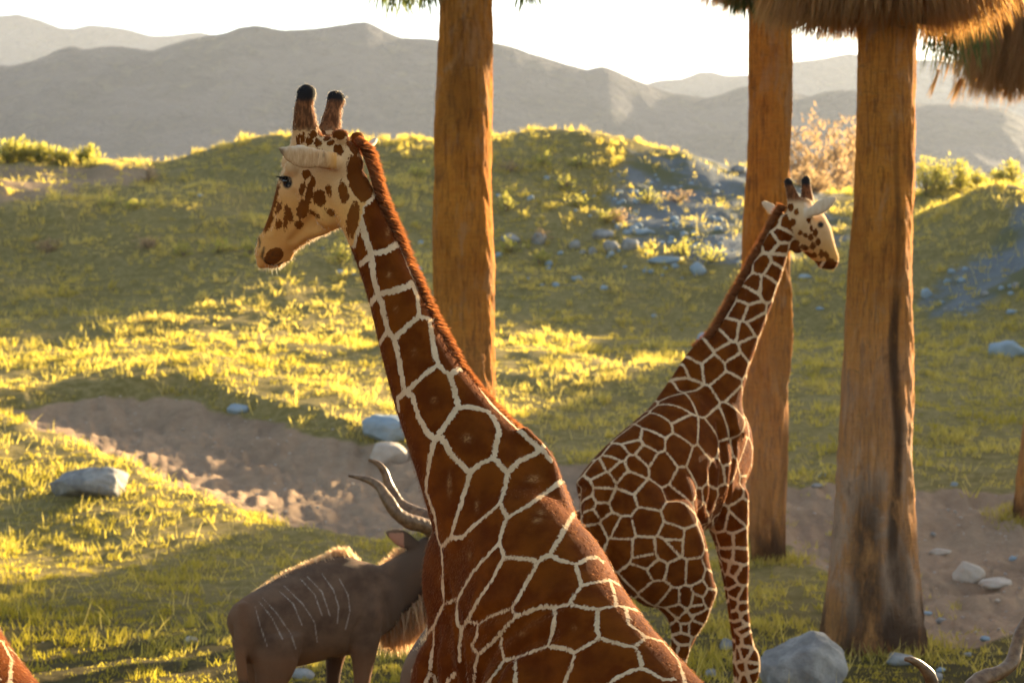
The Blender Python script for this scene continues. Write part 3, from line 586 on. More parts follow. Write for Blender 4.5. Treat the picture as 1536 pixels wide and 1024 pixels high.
def gravel():
    m = 5200; mb = MB(); import bmesh
    bm = bmesh.new(); bmesh.ops.create_icosphere(bm, subdivisions=1, radius=1.0); V0 = np.array([v.co[:] for v in bm.verts]); F0 = np.array([[v.index for v in f.verts] for f in bm.faces]); bm.free()
    d = np.sqrt(RNG.random(m) * (44 ** 2 - 16 ** 2) + 16 ** 2); x = (RNG.random(m) * 2 - 1) * math.tan(R(17)) * d; dl, dr, dh, ds = masks(x, d); kp = (np.minimum(dl, dr) < 0.1) | (RNG.random(m) < 0.05); x, d = x[kp], d[kp]; z = height(x, d); m = len(x)
    s_ = 0.008 + 0.028 * RNG.random(m) ** 4; V = (V0[None] * (1 + RNG.normal(0, .22, (m, len(V0), 3)))) * (s_[:, None, None] * np.array([1, 1, .6])) + np.stack([x, d, z + s_ * .2], 1)[:, None]
    o = mesh_np('gravel', V.reshape(-1, 3), (F0[None] + (np.arange(m) * len(V0))[:, None, None]).reshape(-1, 3), None, MSW, False); tag(o, kind='stuff')
gravel()
L_ = [(765, 368, 33, 20, 'leftmost of the big bluish stones at the slope foot, beside the palm trunk'), (809, 369, 24, 21, 'second big bluish stone from the palm trunk at the slope foot'), (905, 362, 34, 20, 'oval grey stone leaning on the row at the slope foot'), (862, 376, 18, 17, 'small round stone left of the cluster at the slope foot'), (889, 384, 16, 14, 'smallest stone of the cluster at the slope foot'), (916, 381, 28, 19, 'dark grey stone in the middle of the cluster at the slope foot'), (945, 378, 28, 23, 'palest big stone of the cluster at the slope foot'), (962, 354, 44, 11, 'long flat blue stone above the cluster'), (1047, 417, 27, 26, 'pale blue rock at the lower right of the scree'), (1000, 396, 60, 12, 'long low blue slab left of the pale scree rock'), (1108, 262, 22, 16, 'pale stone high on the slope beside the slender palm'), (866, 424, 15, 11, 'bright blue stone in the grass below the cluster'), (1390, 450, 20, 18, 'blue stone in the grass just right of the thick palm'), (1524, 434, 12, 11, 'small white stone on the right-hand scree'), (1518, 472, 18, 9, 'flat blue stone low on the right-hand scree'), (1206, 420, 24, 9, 'flat blue stone below the chin of the smaller giraffe'), (1230, 466, 14, 6, 'small blue stone in the grass beside the thick palm'), (1222, 252, 12, 8, 'small pale stone on the crest between the palms'), (300, 296, 10, 5, 'small blue stone alone on the left slope')]
for k, (px, py, w_, h_, lb) in enumerate(L_):
    stone(px, py, w_, h_, MSB if 'blue' in lb else MST, lb, 'stones at the foot of the slope', seed=k % 8, sink=0.2)
rg = np.random.default_rng(99)
for k in range(150):
    if k < 108: px = rg.normal(1000, 80); py = rg.normal(345, 44)
    elif k < 128: px = rg.uniform(760, 1180); py = rg.uniform(300, 440)
    elif k < 142: px = rg.uniform(1390, 1536); py = rg.uniform(400, 480) 
    else: px = rg.uniform(300, 640); py = rg.uniform(280, 430)
    if py < 250 or px > 1245 and k < 128: continue
    s = 4 + 6 * rg.random() ** 2
    stone(px, py, s * 1.4, s, MSB if rg.random() < .8 else MST, 'small bluish stone scattered among many on the far slope', 'small stones scattered over the slope', sub=2, cat='stone', name='slope_stone', sink=0.2)
# ================================================================ animals
def ST(px, py, d, ra, rb):               # a station given by where its centre stands; radii in metres
    return (*P(px, py, d), ra, rb)
def SP(px, py, d, ra, rb):               # radii measured at that distance
    return (*P(px, py, d), ra * d / FPX, rb * d / FPX)
def addt(mb, st, ref=(0, 0, 1), n=28, sub=5, exp=2.0):
    V, Q, F = tube(st, ref, n, sub, exp); mb.add(V, F, Q)
def leg(mb, pts, n=20):
    """pts: (x, y, z, fore-aft radius, side radius)"""
    V, Q, F = tube(pts, (1, 0, 0.001), n, 5); mb.add(V, F, Q)
def hoof(mb, x, y, z, r, dr):
    V, Q, F = tube([(x, y, z + 2.0 * r, r * .75, r * .7), (x + dr[0] * r * .3, y + dr[1] * r * .3, z + r, r, r * .9), (x + dr[0] * r * .5, y + dr[1] * r * .5, z, r * 1.2, r)], (1, 0, 0.001), 18, 4); mb.add(V, F, Q)
def caster(V, Q, T):
    fs = [tuple(map(int, q)) for q in Q] + [tuple(map(int, t)) for t in T]
    return BVHTree.FromPolygons([tuple(v) for v in V], fs)
def hit(bvh, px, py):
    dr = Vector(P(px, py, 1.0) - CAM).normalized(); h = bvh.ray_cast(Vector(CAM), dr)
    return None if h[0] is None else np.array(h[0])
def line_points(bvh, polys, step=0.006):
    out = []
    for pl in polys:
        prev = None
        for q in range(len(pl) - 1):
            (x0, y0), (x1, y1) = pl[q], pl[q + 1]; m = max(2, int(math.hypot(x1 - x0, y1 - y0) / 1.6))
            for t in np.linspace(0, 1, m):
                h = hit(bvh, x0 + (x1 - x0) * t, y0 + (y1 - y0) * t)
                if h is not None: out.append(h)
    return np.array(out)
def kd_dist(pts, V):
    kd = KDTree(len(pts))
    for i_, p_ in enumerate(pts): kd.insert(p_, i_)
    kd.balance(); return np.array([kd.find(v)[2] for v in V])
def voro(V, seeds, jit=0.0):
    """distance to the nearest border between two cells"""
    out = np.empty(len(V)); idx = np.empty(len(V), int)
    for a in range(0, len(V), 8000):
        X = V[a:a + 8000]; D = ((X[:, None] - seeds[None]) ** 2).sum(-1); k = D.argmin(1); m = D[np.arange(len(X)), k]
        S1 = seeds[k]; L = np.sqrt(((seeds[None] - S1[:, None]) ** 2).sum(-1)); L[np.arange(len(X)), k] = 1e9
        e = (D - m[:, None]) / (2 * np.maximum(L, 1e-6)); e[np.arange(len(X)), k] = 1e9
        out[a:a + 8000] = e.min(1); idx[a:a + 8000] = k
    return out, idx
def spread(V, gap, start=None, seed=0):
    """points of V at least `gap` apart (gap may be a function of V)"""
    rg = np.random.default_rng(seed); order = rg.permutation(len(V)); keep = [] if start is None else list(start)
    g_ = gap(V) if callable(gap) else np.full(len(V), gap); arr = np.array(keep).reshape(-1, 3)
    for i_ in order[:9000]:
        if len(arr) == 0 or ((arr - V[i_]) ** 2).sum(1).min() > g_[i_] ** 2: arr = np.vstack([arr, V[i_]])
    return arr
def ell(px, py, L):
    """largest value, in pixels, over rotated ellipses: positive inside"""
    best = np.full(px.shape, -99.0)
    for (cx, cy, rx, ry, a) in L:
        c, s = math.cos(R(a)), math.sin(R(a)); u = (px - cx) * c + (py - cy) * s; v = -(px - cx) * s + (py - cy) * c
        q = np.sqrt((u / rx) ** 2 + (v / ry) ** 2) + 1e-6; best = np.maximum(best, (1 - q) * min(rx, ry) * (1.0))
    return best
# ---- coat
def coat(name, dark=(0.085, 0.0155, 0.0010), rust=(0.145, 0.034, 0.0025), cream=(0.60, 0.42, 0.25)):
    g = NG(name); p = g.obj()
    hair = g.noise(g.scale(p, (420, 420, 130)), 1.0, 2, 0.6); nb = g.noise(p, 9.0, 4, 0.6); nj = g.noise(g.scale(p, (1, 1, .4)), 95.0, 4, 0.75)
    pat = g.attr('pat')
    e = g.math('ADD', pat, g.math('MULTIPLY', g.math('SUBTRACT', nj, 0.5), 0.036))
    e = g.math('ADD', e, g.math('MULTIPLY', g.math('SUBTRACT', g.noise(p, 38.0, 2), 0.5), 0.007))
    m = g.ramp(e, -0.0012, 0.0016)
    br = g.mix(g.ramp(nb, 0.35, 0.68), dark, rust)
    br = g.mix(g.math('MULTIPLY', g.ramp(g.attr('deep'), 0.02, 0.09), 0.35), br, (0.07, 0.013, 0.001))
    br = g.mix(g.attr('fleck'), br, (0.50, 0.27, 0.10))
    cr = g.mix(g.ramp(nb, 0.3, 0.7), cream, (cream[0] * .82, cream[1] * .76, cream[2] * .68))
    cr = g.mix(g.attr('tan'), cr, (0.60, 0.285, 0.070)); br = g.mix(g.math('MULTIPLY', g.attr('tan'), 0.5), br, (0.20, 0.07, 0.012))
    c = g.mix(m, cr, br); c = g.mix(g.math('MULTIPLY', g.math('SUBTRACT', hair, 0.35), 0.55), c, (0.030, 0.010, 0.003), 'MIX')
    c = g.mix(g.attr('osc'), c, g.mix(g.ramp(g.noise(g.scale(p, (90, 90, 30)), 1.0, 3), 0.4, 0.65), (0.075, 0.026, 0.010), (0.19, 0.070, 0.026)))
    c = g.mix(g.attr('ear'), c, g.mix(g.attr('tan'), g.mix(g.ramp(g.noise(g.scale(p, (30, 30, 8)), 1.0, 4, 0.65), 0.25, 0.75), (0.50, 0.37, 0.24), (0.62, 0.50, 0.37)), g.mix(g.ramp(g.noise(g.scale(p, (60, 60, 12)), 1.0, 4, 0.65), 0.30, 0.72), (0.36, 0.20, 0.09), (0.54, 0.34, 0.18)))); c = g.mix(g.attr('black'), c, (0.016, 0.014, 0.014))
    hh = g.math('ADD', g.math('MULTIPLY', hair, 0.6), g.math('MULTIPLY', nb, 0.6))
    b = g.bsdf(c, 0.8, g.bump(hh, 0.45, 0.006), 0.03, 0, (1.0, 0.7, 0.45))
    return g.done(b)
MCOAT = coat('giraffe_coat')
g = NG('mane_hair'); t = g.attr('tone'); c = g.mix(t, (0.07, 0.020, 0.007), (0.24, 0.075, 0.022)); c = g.mix(g.attr('tip'), c, g.mix(t, (0.22, 0.07, 0.02), (0.50, 0.20, 0.07)))
MMANE = g.done(g.leafy(c, (0.58, 0.20, 0.06), 0.28, 0.6))
g = NG('eye_ball'); b = g.n('BsdfPrincipled'); b.inputs['Base Color'].default_value = (0.008, 0.006, 0.006, 1); b.inputs['Roughness'].default_value = 0.06; MEYE = g.done(b.outputs[0])
g = NG('lash'); MLASH = g.done(g.bsdf((0.012, 0.010, 0.010), 0.7))
g = NG('whisker'); MWHISK = g.done(g.leafy((0.6, 0.5, 0.35), (0.9, 0.8, 0.6), 0.5))
def finish(name, parent, V, Q, T, mat, **at):
    n = len(V); A = {k: at.get(k, np.zeros(n)) for k in ('pat', 'deep', 'fleck', 'tan', 'osc', 'ear', 'black')}
    o = mesh_np(name, V, T if len(T) else None, Q, mat, True, A); to_local(parent, o); return o

# ---------------------------------------------------------------- the large giraffe
def giraffe_big():
    mb = MB(); S = SP
    H = nrm([-0.42, 0.91, 0.0]); L = np.array([-H[1], H[0], 0.0])          # heading, its left side
    e = empty('giraffe', 'large giraffe in the foreground with an orange mane, its head lowered to the left', 'giraffe', None, (0.25, 7.5, 0))
    perp = (0.9, 0, 0.44)
    addt(mb, [S(497, 258, 8.56, 34, 30), S(520, 285, 8.53, 36, 30), S(543, 329, 8.5, 33.5, 29), S(568, 384, 8.46, 35.5, 30), S(590, 442, 8.42, 39, 33), S(614, 509, 8.37, 47, 38), S(642, 576, 8.3, 58, 44), S(680, 646, 8.2, 74, 52), S(721, 715, 8.1, 93, 64), S(757, 783, 8.0, 106, 80), S(786, 838, 7.9, 94, 84)], perp, n=44, sub=8)
    # trunk of the body
    addt(mb, [S(676, 1010, 8.22, 50, 38), S(708, 965, 8.12, 100, 55), S(752, 885, 8.0, 158, 90), S(790, 920, 7.85, 172, 108), S(832, 990, 7.68, 174, 106), S(912, 1100, 7.35, 182, 102), S(1008, 1212, 7.0, 185, 120), S(1085, 1298, 6.65, 175, 112), S(1135, 1352, 6.42, 116, 80), S(1155, 1368, 6.34, 60, 50)], (0, 0, 1), n=56, sub=8, exp=2.15)
    # ridge of the spine and withers
    addt(mb, [S(776, 652, 8.07, 20, 15), S(815, 702, 8.0, 26, 19), S(834, 766, 7.87, 28, 22), S(884, 862, 7.6, 28, 26), S(936, 946, 7.33, 26, 28), S(1010, 1035, 7.0, 26, 30), S(1080, 1122, 6.7, 20, 26)], (0, 0, 1), n=20, sub=6)
    # shoulder blade, upper arm, breast
    ax = np.array([nrm(P(700, 1000, 8.0) - P(830, 760, 7.8)), nrm(np.cross(L, P(700, 1000, 8.0) - P(830, 760, 7.8))), L])
    V, Q, F = ellipsoid(P(836, 1022, 7.50), (0.28, 0.25, 0.12), None, 32); mb.add(V, F, Q)
    V, Q, F = ellipsoid(P(650, 1050, 8.2), (0.10, 0.14, 0.26), None, 24); mb.add(V, F, Q)
    V, Q, F = ellipsoid(P(700, 1000, 7.95), (0.12, 0.10, 0.22), None, 24); mb.add(V, F, Q)
    addt(mb, [S(664, 800, 8.08, 13, 12), S(678, 880, 8.02, 18, 18), S(682, 960, 8.0, 22, 24)], perp, n=18)
    # legs
    c0 = P(742, 850, 8.0)
    for sd in (1, -1):
        a = c0 + L * 0.20 * sd + H * 0.08; x, y = a[0], a[1]
        x += 0.10; leg(mb, [(x + .05, y, 1.98, .08, .06), (x + .02, y, 1.75, .15, .11), (x, y, 1.5, .12, .09), (x, y, 1.2, .085, .075), (x, y, 0.95, .07, .065), (x, y, 0.83, .085, .08), (x, y, 0.72, .06, .06), (x, y, 0.35, .048, .046), (x, y, 0.16, .062, .058)]); hoof(mb, x, y, 0, .075, H)
    c1 = P(1078, 1298, 6.68)
    for sd in (1, -1):
        a = c1 + L * 0.20 * sd; x, y = a[0], a[1]; hx, hy = -H[0], -H[1]
        leg(mb, [(x, y, 1.72, .26, .13), (x - hx * .02, y - hy * .02, 1.45, .24, .13), (x, y, 1.2, .17, .11), (x + hx * .09, y + hy * .09, 0.98, .10, .08), (x + hx * .14, y + hy * .14, 0.84, .075, .06), (x + hx * .11, y + hy * .11, 0.7, .055, .05), (x + hx * .05, y + hy * .05, 0.35, .046, .044), (x + hx * .02, y + hy * .02, 0.16, .06, .056)]); hoof(mb, x, y, 0, .072, H)
    tb = P(1152, 1350, 6.35)
    addt(mb, [(*tb, .05, .05), (*(tb - H * .06 + [0, 0, -.15]), .035, .035), (*(tb - H * .07 + [0, 0, -.55]), .02, .02), (*(tb - H * .07 + [0, 0, -.8]), .014, .014)], (1, 0, 0), n=14)
    # head
    hp = (0.80, 0, -0.60)
    addt(mb, [S(530, 226, 8.52, 25, 23), S(511, 241, 8.53, 46, 33), S(489, 262, 8.56, 56, 37), S(470, 289, 8.59, 57, 36), S(454, 314, 8.62, 49, 29), S(437, 337, 8.66, 38, 23), S(421, 358, 8.70, 29.5, 20.5), S(409, 377, 8.73, 26, 21), S(402, 389, 8.745, 22, 19), S(398, 397, 8.75, 13, 12)], hp, n=44, sub=7, exp=2.2)
    for (px, py, d, r) in [(432, 262, 8.52, (.030, .022, .011)), (430, 284, 8.545, (.026, .016, .010)), (511, 206, 8.46, (.040, .038, .036)), (536, 209, 8.60, (.034, .034, .034)), (440, 252, 8.50, (.040, .032, .038)), (437, 244, 8.66, (.045, .04, .045)), (392, 377, 8.70, (.022, .03, .036)), (391, 361, 8.70, (.016, .022, .03)), (393, 394, 8.74, (.026, .036, .028)), (415, 388, 8.715, (.040, .038, .036)), (492, 318, 8.52, (.060, .035, .07)), (455, 213, 8.55, (.055, .05, .05)), (497, 208, 8.62, (.05, .05, .045)), (476, 220, 8.58, (.09, .07, .06)), (452, 225, 8.58, (.055, .06, .06))]:
        V, Q, F = ellipsoid(P(px, py, d), r, None, 20); mb.add(V, F, Q)
    addt(mb, [S(465, 222, 8.55, 27, 24), S(459, 198, 8.53, 21, 19), S(457, 178, 8.51, 17.5, 17), S(456, 160, 8.50, 14.5, 14.5), S(458, 149, 8.49, 13.5, 13.5), S(459, 140, 8.49, 15, 14.5), S(458, 133, 8.49, 13, 12), S(457, 128, 8.49, 6, 6)], (1, 0, 0), n=24)
    addt(mb, [S(490, 215, 8.63, 23, 20), S(495, 193, 8.65, 17, 16), S(498, 176, 8.66, 14.5, 14.5), S(501, 162, 8.67, 12.5, 12.5), S(504, 150, 8.68, 14, 13.5), S(503, 142, 8.68, 12.5, 12), S(503, 137, 8.68, 6, 6)], (1, 0, 0), n=24)
    # ears
    addt(mb, [S(508, 243, 8.46, 13, 12), S(494, 241, 8.40, 14, 9), S(476, 238, 8.34, 15.5, 5.5), S(458, 236, 8.29, 18.5, 4), S(444, 233, 8.26, 17.5, 3.4), S(433, 229, 8.24, 13.5, 3.0), S(425, 225, 8.23, 8, 2.8), S(418, 221, 8.23, 3, 2.4)], (0.15, 0, 1), n=30)
    addt(mb, [S(536, 230, 8.62, 11, 9), S(548, 224, 8.68, 14, 5), S(557, 216, 8.74, 12, 4), S(563, 208, 8.78, 6, 3)], (1, 0, 0.6), n=20)
    # jaw ridge
    addt(mb, [S(503, 330, 8.53, 14, 10), S(482, 344, 8.57, 10, 9), S(458, 353, 8.62, 9, 9), S(436, 371, 8.69, 10, 9), S(427, 386, 8.72, 11, 10)], hp, n=16)
    V, Q, T, E = fuse(mb, 0.0075, 7)
    px, py, d = proj(V)
    # smooth the body more strongly than the head
    Vs = lap(V, E, 14, 0.7, -0.1); wbody = (1 - sstep(-60, 40, 330 + (535 - px) * 0.9 - py))[:, None]; V = V * (1 - wbody) + Vs * wbody
    N = vnormals(V, Q, T)
    bv = caster(V, Q, T)
    def dent(V, px, py, r, amt, rx=1.0, rz=1.0):
        h = hit(bv, px, py)
        if h is None: return V
        q = np.sqrt(((V[:, 0] - h[0]) / rx) ** 2 + (V[:, 1] - h[1]) ** 2 + ((V[:, 2] - h[2]) / rz) ** 2) / r
        return V - N * (amt * np.exp(-q ** 2 * 2))[:, None]
    for a in [(430, 273, .024, .016, 1.2, .9), (394, 384, .016, .008, .6, 1.5), (404, 398, .018, .004, 1.8, .6), (444, 300, .05, .006, 1, 1.6), (462, 335, .05, .005, 1.6, 1)]: V = dent(V, *a)
    # long folds where the neck meets the shoulder
    hf = line_points(bv, [[(474, 322), (456, 340), (438, 360)], [(440, 290), (446, 304), (444, 322)], [(418, 300), (412, 322), (404, 344)]]); hd_ = kd_dist(hf, V); V = V - N * (0.0055 * np.exp(-(hd_ / 0.014) ** 2) - 0.003 * np.exp(-((hd_ - 0.03) / 0.014) ** 2))[:, None]
    folds = [[(672, 880), (690, 930), (692, 975), (700, 1030)], [(716, 1040), (722, 1005), (745, 965), (790, 930), (840, 905)], [(735, 1040), (752, 1000), (790, 965), (830, 950)], [(690, 950), (720, 925), (765, 915)]]
    fp = line_points(bv, folds); fd = kd_dist(fp, V); N = vnormals(V, Q, T); V = V - N * (0.013 * np.exp(-(fd / 0.022) ** 2) - 0.007 * np.exp(-((fd - 0.05) / 0.025) ** 2))[:, None]
    V = lap(V, E, 2); N = vnormals(V, Q, T); bv = caster(V, Q, T)
    px, py, d = proj(V); toc = nrm(CAM - V); facing = (N * toc).sum(1)
    net = [
     [(522, 282), (526, 296), (536, 304), (543, 310), (541, 328), (534, 348), (530, 368)], [(543, 310), (552, 302), (559, 294), (563, 286)],
     [(541, 328), (546, 348), (554, 374), (557, 381), (577, 377), (594, 368), (599, 364)], [(557, 381), (550, 389), (540, 397)], [(557, 381), (558.6, 406), (563, 430), (567, 442), (591, 436), (612, 429), (619, 424)],
     [(567, 442), (558.6, 451), (553, 462)], [(563, 280), (580, 322), (596, 360), (617, 411), (645, 467), (673, 517), (703, 560), (738, 607), (766, 634), (795, 660), (815, 676), (826, 690)],
     [(619, 424), (626, 444), (629, 467), (628, 475), (612, 488), (596, 503), (592, 510), (582, 496), (577, 479), (572, 455), (567, 442)], [(628, 475), (637, 476), (647, 479)], [(582, 496), (573, 508), (570, 514)],
     [(592, 510), (596, 528), (603, 564), (606, 582)], [(645, 481), (649, 509), (653.5, 536), (657.5, 547), (641, 558), (622, 575), (611, 586), (603, 592), (596, 598), (598, 614)],
     [(657.5, 547), (666, 556), (674, 561), (690, 553)], [(674, 561), (681, 583), (687.5, 610), (709, 610), (731, 616), (744, 632)], [(687.5, 610), (679, 621), (666, 640), (652, 659), (641, 649), (627, 624), (619, 594), (608, 587)],
     [(740, 624), (749, 646), (743, 672), (741, 687), (720, 695), (705.5, 709), (693, 698), (677, 681), (663, 657), (652, 659)], [(652, 659), (644.5, 687), (640, 720), (639, 737), (652, 773), (656, 806), (661.5, 821)],
     [(741, 687), (750, 696), (761, 709), (780, 690), (802, 681), (814, 670), (822, 662)], [(705.5, 709), (693, 751), (682, 784), (676, 806), (668, 814), (661.5, 821), (664, 847), (664, 882), (666, 904)],
     [(676, 806), (693, 806), (715, 784), (734, 769), (750, 754), (758.6, 729), (761, 709)], [(750, 754), (760, 776), (786, 762), (813, 743), (832, 729), (846, 719), (858, 710)], [(760, 776), (753, 795), (749, 814), (756, 836), (780, 837), (808, 841), (825, 831), (840, 806), (854, 781), (862, 768), (872, 757), (884, 748)],
     [(749, 814), (728, 836), (709, 858), (696, 880), (687, 897)], [(756, 836), (745, 855), (731, 880), (717, 899), (705, 923), (692, 946), (689, 970), (689, 990)],
     [(808, 841), (797, 861), (786, 880), (778, 896), (767, 913)], [(825, 831), (838, 839), (864, 846), (882, 837), (896, 835), (904, 842)], [(864, 846), (869, 868), (872, 878), (891, 873), (915, 869)], [(872, 878), (860, 894), (855, 906), (837, 910), (831, 910)],
     [(855, 906), (877, 911), (896, 913), (925, 907.5), (922, 892), (915, 869)], [(925, 907.5), (939, 910), (953, 914), (968, 918), (970, 906), (963, 894), (944, 882), (922, 873), (915, 869)],
     [(939, 911), (943, 935), (956, 944), (968, 954), (963, 961), (951, 969)], [(951, 969), (936, 967), (922, 963), (898.6, 956), (895, 937), (896, 913)], [(898.6, 956), (880, 968), (863, 978), (844, 971), (822, 968)],
     [(863, 978), (856, 1001), (846, 1026), (838, 1045)], [(951, 969), (960, 982), (963, 1001), (944, 1006), (922, 1018), (905, 1032)], [(963, 1001), (982, 1011), (994, 1018), (1011, 1018)], [(968, 954), (994, 961), (1018, 990), (1026, 1018), (1032, 1040)],
     [(968, 918), (980, 934), (996, 953), (1027, 982), (1046, 1006), (1062, 1030)], [(996, 953), (994, 961)],
     [(687, 897), (678, 901), (666, 905), (657, 923), (651, 938), (631, 961), (617, 990), (612, 1010)], [(651, 938), (650, 966), (645, 1002), (645, 1008), (638, 1024), (634, 1042)], [(645, 1008), (651, 1013), (654, 1030)], [(683, 1009), (671, 1022), (664, 1040)],
     [(687, 897), (684.6, 923), (686, 932), (692, 946)], [(702, 931), (717, 936), (733, 925), (752, 918), (767, 912), (774, 924)], [(717, 936), (715, 952), (707, 970)], [(831, 910), (810, 910), (790, 918), (774, 924), (755, 944), (736, 966), (718, 980), (707, 970)], [(718, 980), (713, 994), (711, 1022), (709, 1045)],
     [(752, 951), (752, 971), (756, 990), (776, 985), (802, 975), (822, 968), (829, 944), (833, 923), (831, 910)], [(756, 990), (743, 1009), (731, 1024), (722, 1045)], [(773, 990), (773, 1024), (770, 1045)]]
    lp = line_points(bv, net); dist = kd_dist(lp, V)
    hw = np.interp(py, [200, 480, 700, 850, 1000], [.0132, .0122, .0105, .0080, .0072]) * (1 + 0.25 * fbm(px * 0.03, py * 0.03, 2, 3))
    pat = dist - hw; deep = dist.copy()
    covered = (facing > 0.0) & (py < 1035) & (px > 380) & (px < 1100)
    # elsewhere: cells spread over the skin
    seeds = spread(V[~covered & (V[:, 2] > 0.3)], lambda X: np.interp(X[:, 2], [0.3, 0.9, 1.5, 2.2], [.06, .09, .17, .24]), seed=3)
    m = ~covered; vd, _ = voro(V[m], seeds); pat[m] = vd - np.interp(V[m][:, 2], [0.3, 0.9, 1.5], [.010, .012, .013]); deep[m] = vd
    pat[V[:, 2] < 0.35] = -0.05
    # head
    HP = [(548, 218), (567, 284), (545, 309), (541, 328), (534, 348), (530, 366), (500, 400), (300, 520), (250, 90), (548, 90)]
    hm_ = (polyd(px, py, HP) < 0) & (V[:, 2] > 3.2)
    EL = [(510, 200, 13, 9.5, 0), (496, 214.5, 6, 5, 0), (508, 225, 8, 8, 0), (536, 204, 11, 10, 0), (529, 219, 7, 15, -32), (540, 268, 17.5, 36, -17), (515, 289, 6.5, 16, -6), (529.5, 330, 9, 27, 8), (459.5, 262, 6.8, 6.8, 0), (469, 272.6, 4.6, 8, 0), (454, 283, 4, 10.5, 12), (463, 292.6, 5.2, 17, 8), (480, 297, 9.5, 12, 0), (454.5, 314, 8.6, 14.5, 14), (493, 286, 4, 9, -8), (448, 337, 6.5, 6, 0), (433, 320, 4.8, 13, -18), (428, 332, 3.2, 11, 0), (418, 337, 4.6, 8, 12), (418, 311, 3.6, 8, 25), (402, 333, 5.5, 14, 22), (412, 299, 3.6, 23, 16), (496, 319, 8, 4.6, 35), (470, 320, 12, 3, 35),
          (454, 206, 3.6, 7, 0), (464, 213, 4.5, 6, 0), (469.5, 202, 5.5, 5, 30), (476, 214, 5, 6, -20), (483, 200, 5, 6, 30), (491, 207, 4.5, 6, 35), (447, 212, 3, 6, 0), (479, 226, 4, 3, 0)]
    pe = (ell(px, py, EL) + 1.6 * fbm(px * 0.35, py * 0.35, 3, 6) + 0.8) / 344.0
    pat = np.where(hm_, pe - 0.0008, pat); deep = np.where(hm_, np.maximum(pe, 0), deep)
    tan = np.where(hm_, np.clip(0.45 + sstep(250, 350, py + (px - 440) * -0.10) + 0.55 * sstep(322, 350, py - (px - 470) * -0.35), 0, 1), 0) * 0.9
    lip = ell(px, py, [(411, 384, 17, 12, -35)]); tan = np.maximum(tan, 0); black = np.zeros(len(V))
    pat = np.where(hm_ & (lip > 0), np.maximum(pat, lip / 344), pat)
    eh = hit(bv, 430, 272)
    if eh is not None:
        q = np.minimum(np.hypot((px - 431), (py - 274) * 0.8), np.hypot((px - 427) * .75, (py - 268) * 1.8)); black = np.maximum(black, (1 - sstep(5.5, 9.0, q)) * (facing > 0.1) * hm_)
    ln = line_points(bv, [[(396, 372), (393, 385), (399, 394), (412, 399), (424, 394)], [(388, 357), (390, 364), (389, 370)]]); black = np.maximum(black, 0.8 * (1 - sstep(0.003, 0.0095, kd_dist(ln, V))) * hm_)
    oz = V[:, 2]; z1 = P(0, 200, 8.5)[2]; z2 = P(0, 151, 8.5)[2]
    onm = hm_ & (px > 428) & (px < 530) & (py < 196); osc = onm * sstep(212, 188, py + 6 * fbm(px * .3, py * .2, 2, 4)) * 0.97
    black = np.maximum(black, onm * sstep(155, 147, py + 2 * fbm(px * .5, py * .5, 2, 1)))
    earm = hm_ & (d < 8.425) & (px < 505); ear = earm * (1 - sstep(484, 508, px)); pat = np.where(ear > 0.05, -0.05, pat)
    black = np.maximum(black, 0.7 * earm * (1 - sstep(423, 428, px)) * sstep(221, 225, py) * 0.9); tan = np.where(earm, 1.0 * sstep(213, 231, py + 5 * fbm(px * .2, py * .2, 2, 7)), tan); black = np.maximum(black, earm * 0.45 * (px > 470) * (px < 494) * sstep(0.25, 0.6, fbm(px * 0.55, py * 0.06, 2, 8))); black = np.maximum(black, hm_ * 0.55 * np.clip(lip / 6, 0, 1) * (0.55 + fbm(px * .5, py * .5, 2, 9))); ear2 = (px > 541) & (d > 8.64) & (py < 240) & (V[:, 2] > 3.4); ear = np.maximum(ear, ear2 * 1.0); pat = np.where(ear2, -0.05, pat)  # ear: dark of the opening and base creases painted in, lower half tan
    fl = np.zeros(len(V))
    for (fx, fy, rx, ry) in [(582, 347, 3, 8), (583, 412, 4, 4), (594, 464, 3, 4), (621, 529, 4, 5), (651, 600, 4, 4), (700, 657, 7, 6), (613, 674, 4, 5), (674, 727, 3, 14), (715, 758, 3, 8), (806, 780, 7, 4), (812, 768, 6, 4), (703, 832, 3, 6), (800, 718, 9, 5), (861, 941, 3, 3), (783, 950, 4, 3)]:
        fl = np.maximum(fl, np.exp(-(((px - fx) / rx) ** 2 + ((py - fy) / ry) ** 2)) * (facing > 0) * (0.35 + 0.65 * vnoise(px * 0.7, py * 0.35, 9)))
    V0 = V
    finish('body', e, V, Q, T, MCOAT, pat=pat, deep=deep, tan=tan, osc=osc, ear=ear, black=black, fleck=np.clip(fl * 0.35 * (0.3 + 1.4 * (vnoise(px * 1.2, py * .8, 19) > .5)), 0, .5))
    # eye
    if eh is not None:
        dirc = nrm(eh - CAM); c = eh + dirc * 0.015; Ve, Qe, Fe = ellipsoid(c, (.019, .019, .019), None, 24); o = mesh_np('eye', Ve, Fe, Qe, MEYE); to_local(e, o)
        rt = []; dd = []
        for k in range(90):
            t = RNG.random(); pxx = 419 + 20 * t; pyy = 266 + 1.5 * math.sin(t * 3) - 1.0 + 3 * t * 0; rt.append(P(pxx, pyy, eh[1] - 0.022 + 0.012 * RNG.random())); dd.append(np.array([-0.9 + 0.5 * t, -0.35, 0.10 - 0.35 * t]) + RNG.normal(0, .12, 3))
        blades('eyelash', np.array(rt), np.array(dd), 0.019 + 0.008 * RNG.random(len(rt)), 0.003, 0.0, mat=MLASH, parent=e, seg=2)
    # mane
    mc = catmull([(540, 203), (553, 222), (563, 248), (572, 280), (584, 315), (600, 350), (618, 396), (640, 445), (664, 492), (688, 537), (712, 573), (738, 603), (766, 632), (792, 653), (812, 672)], 30)
    md_ = np.interp(mc[:, 1], [200, 330, 500, 650, 690], [8.53, 8.50, 8.37, 8.16, 8.02])
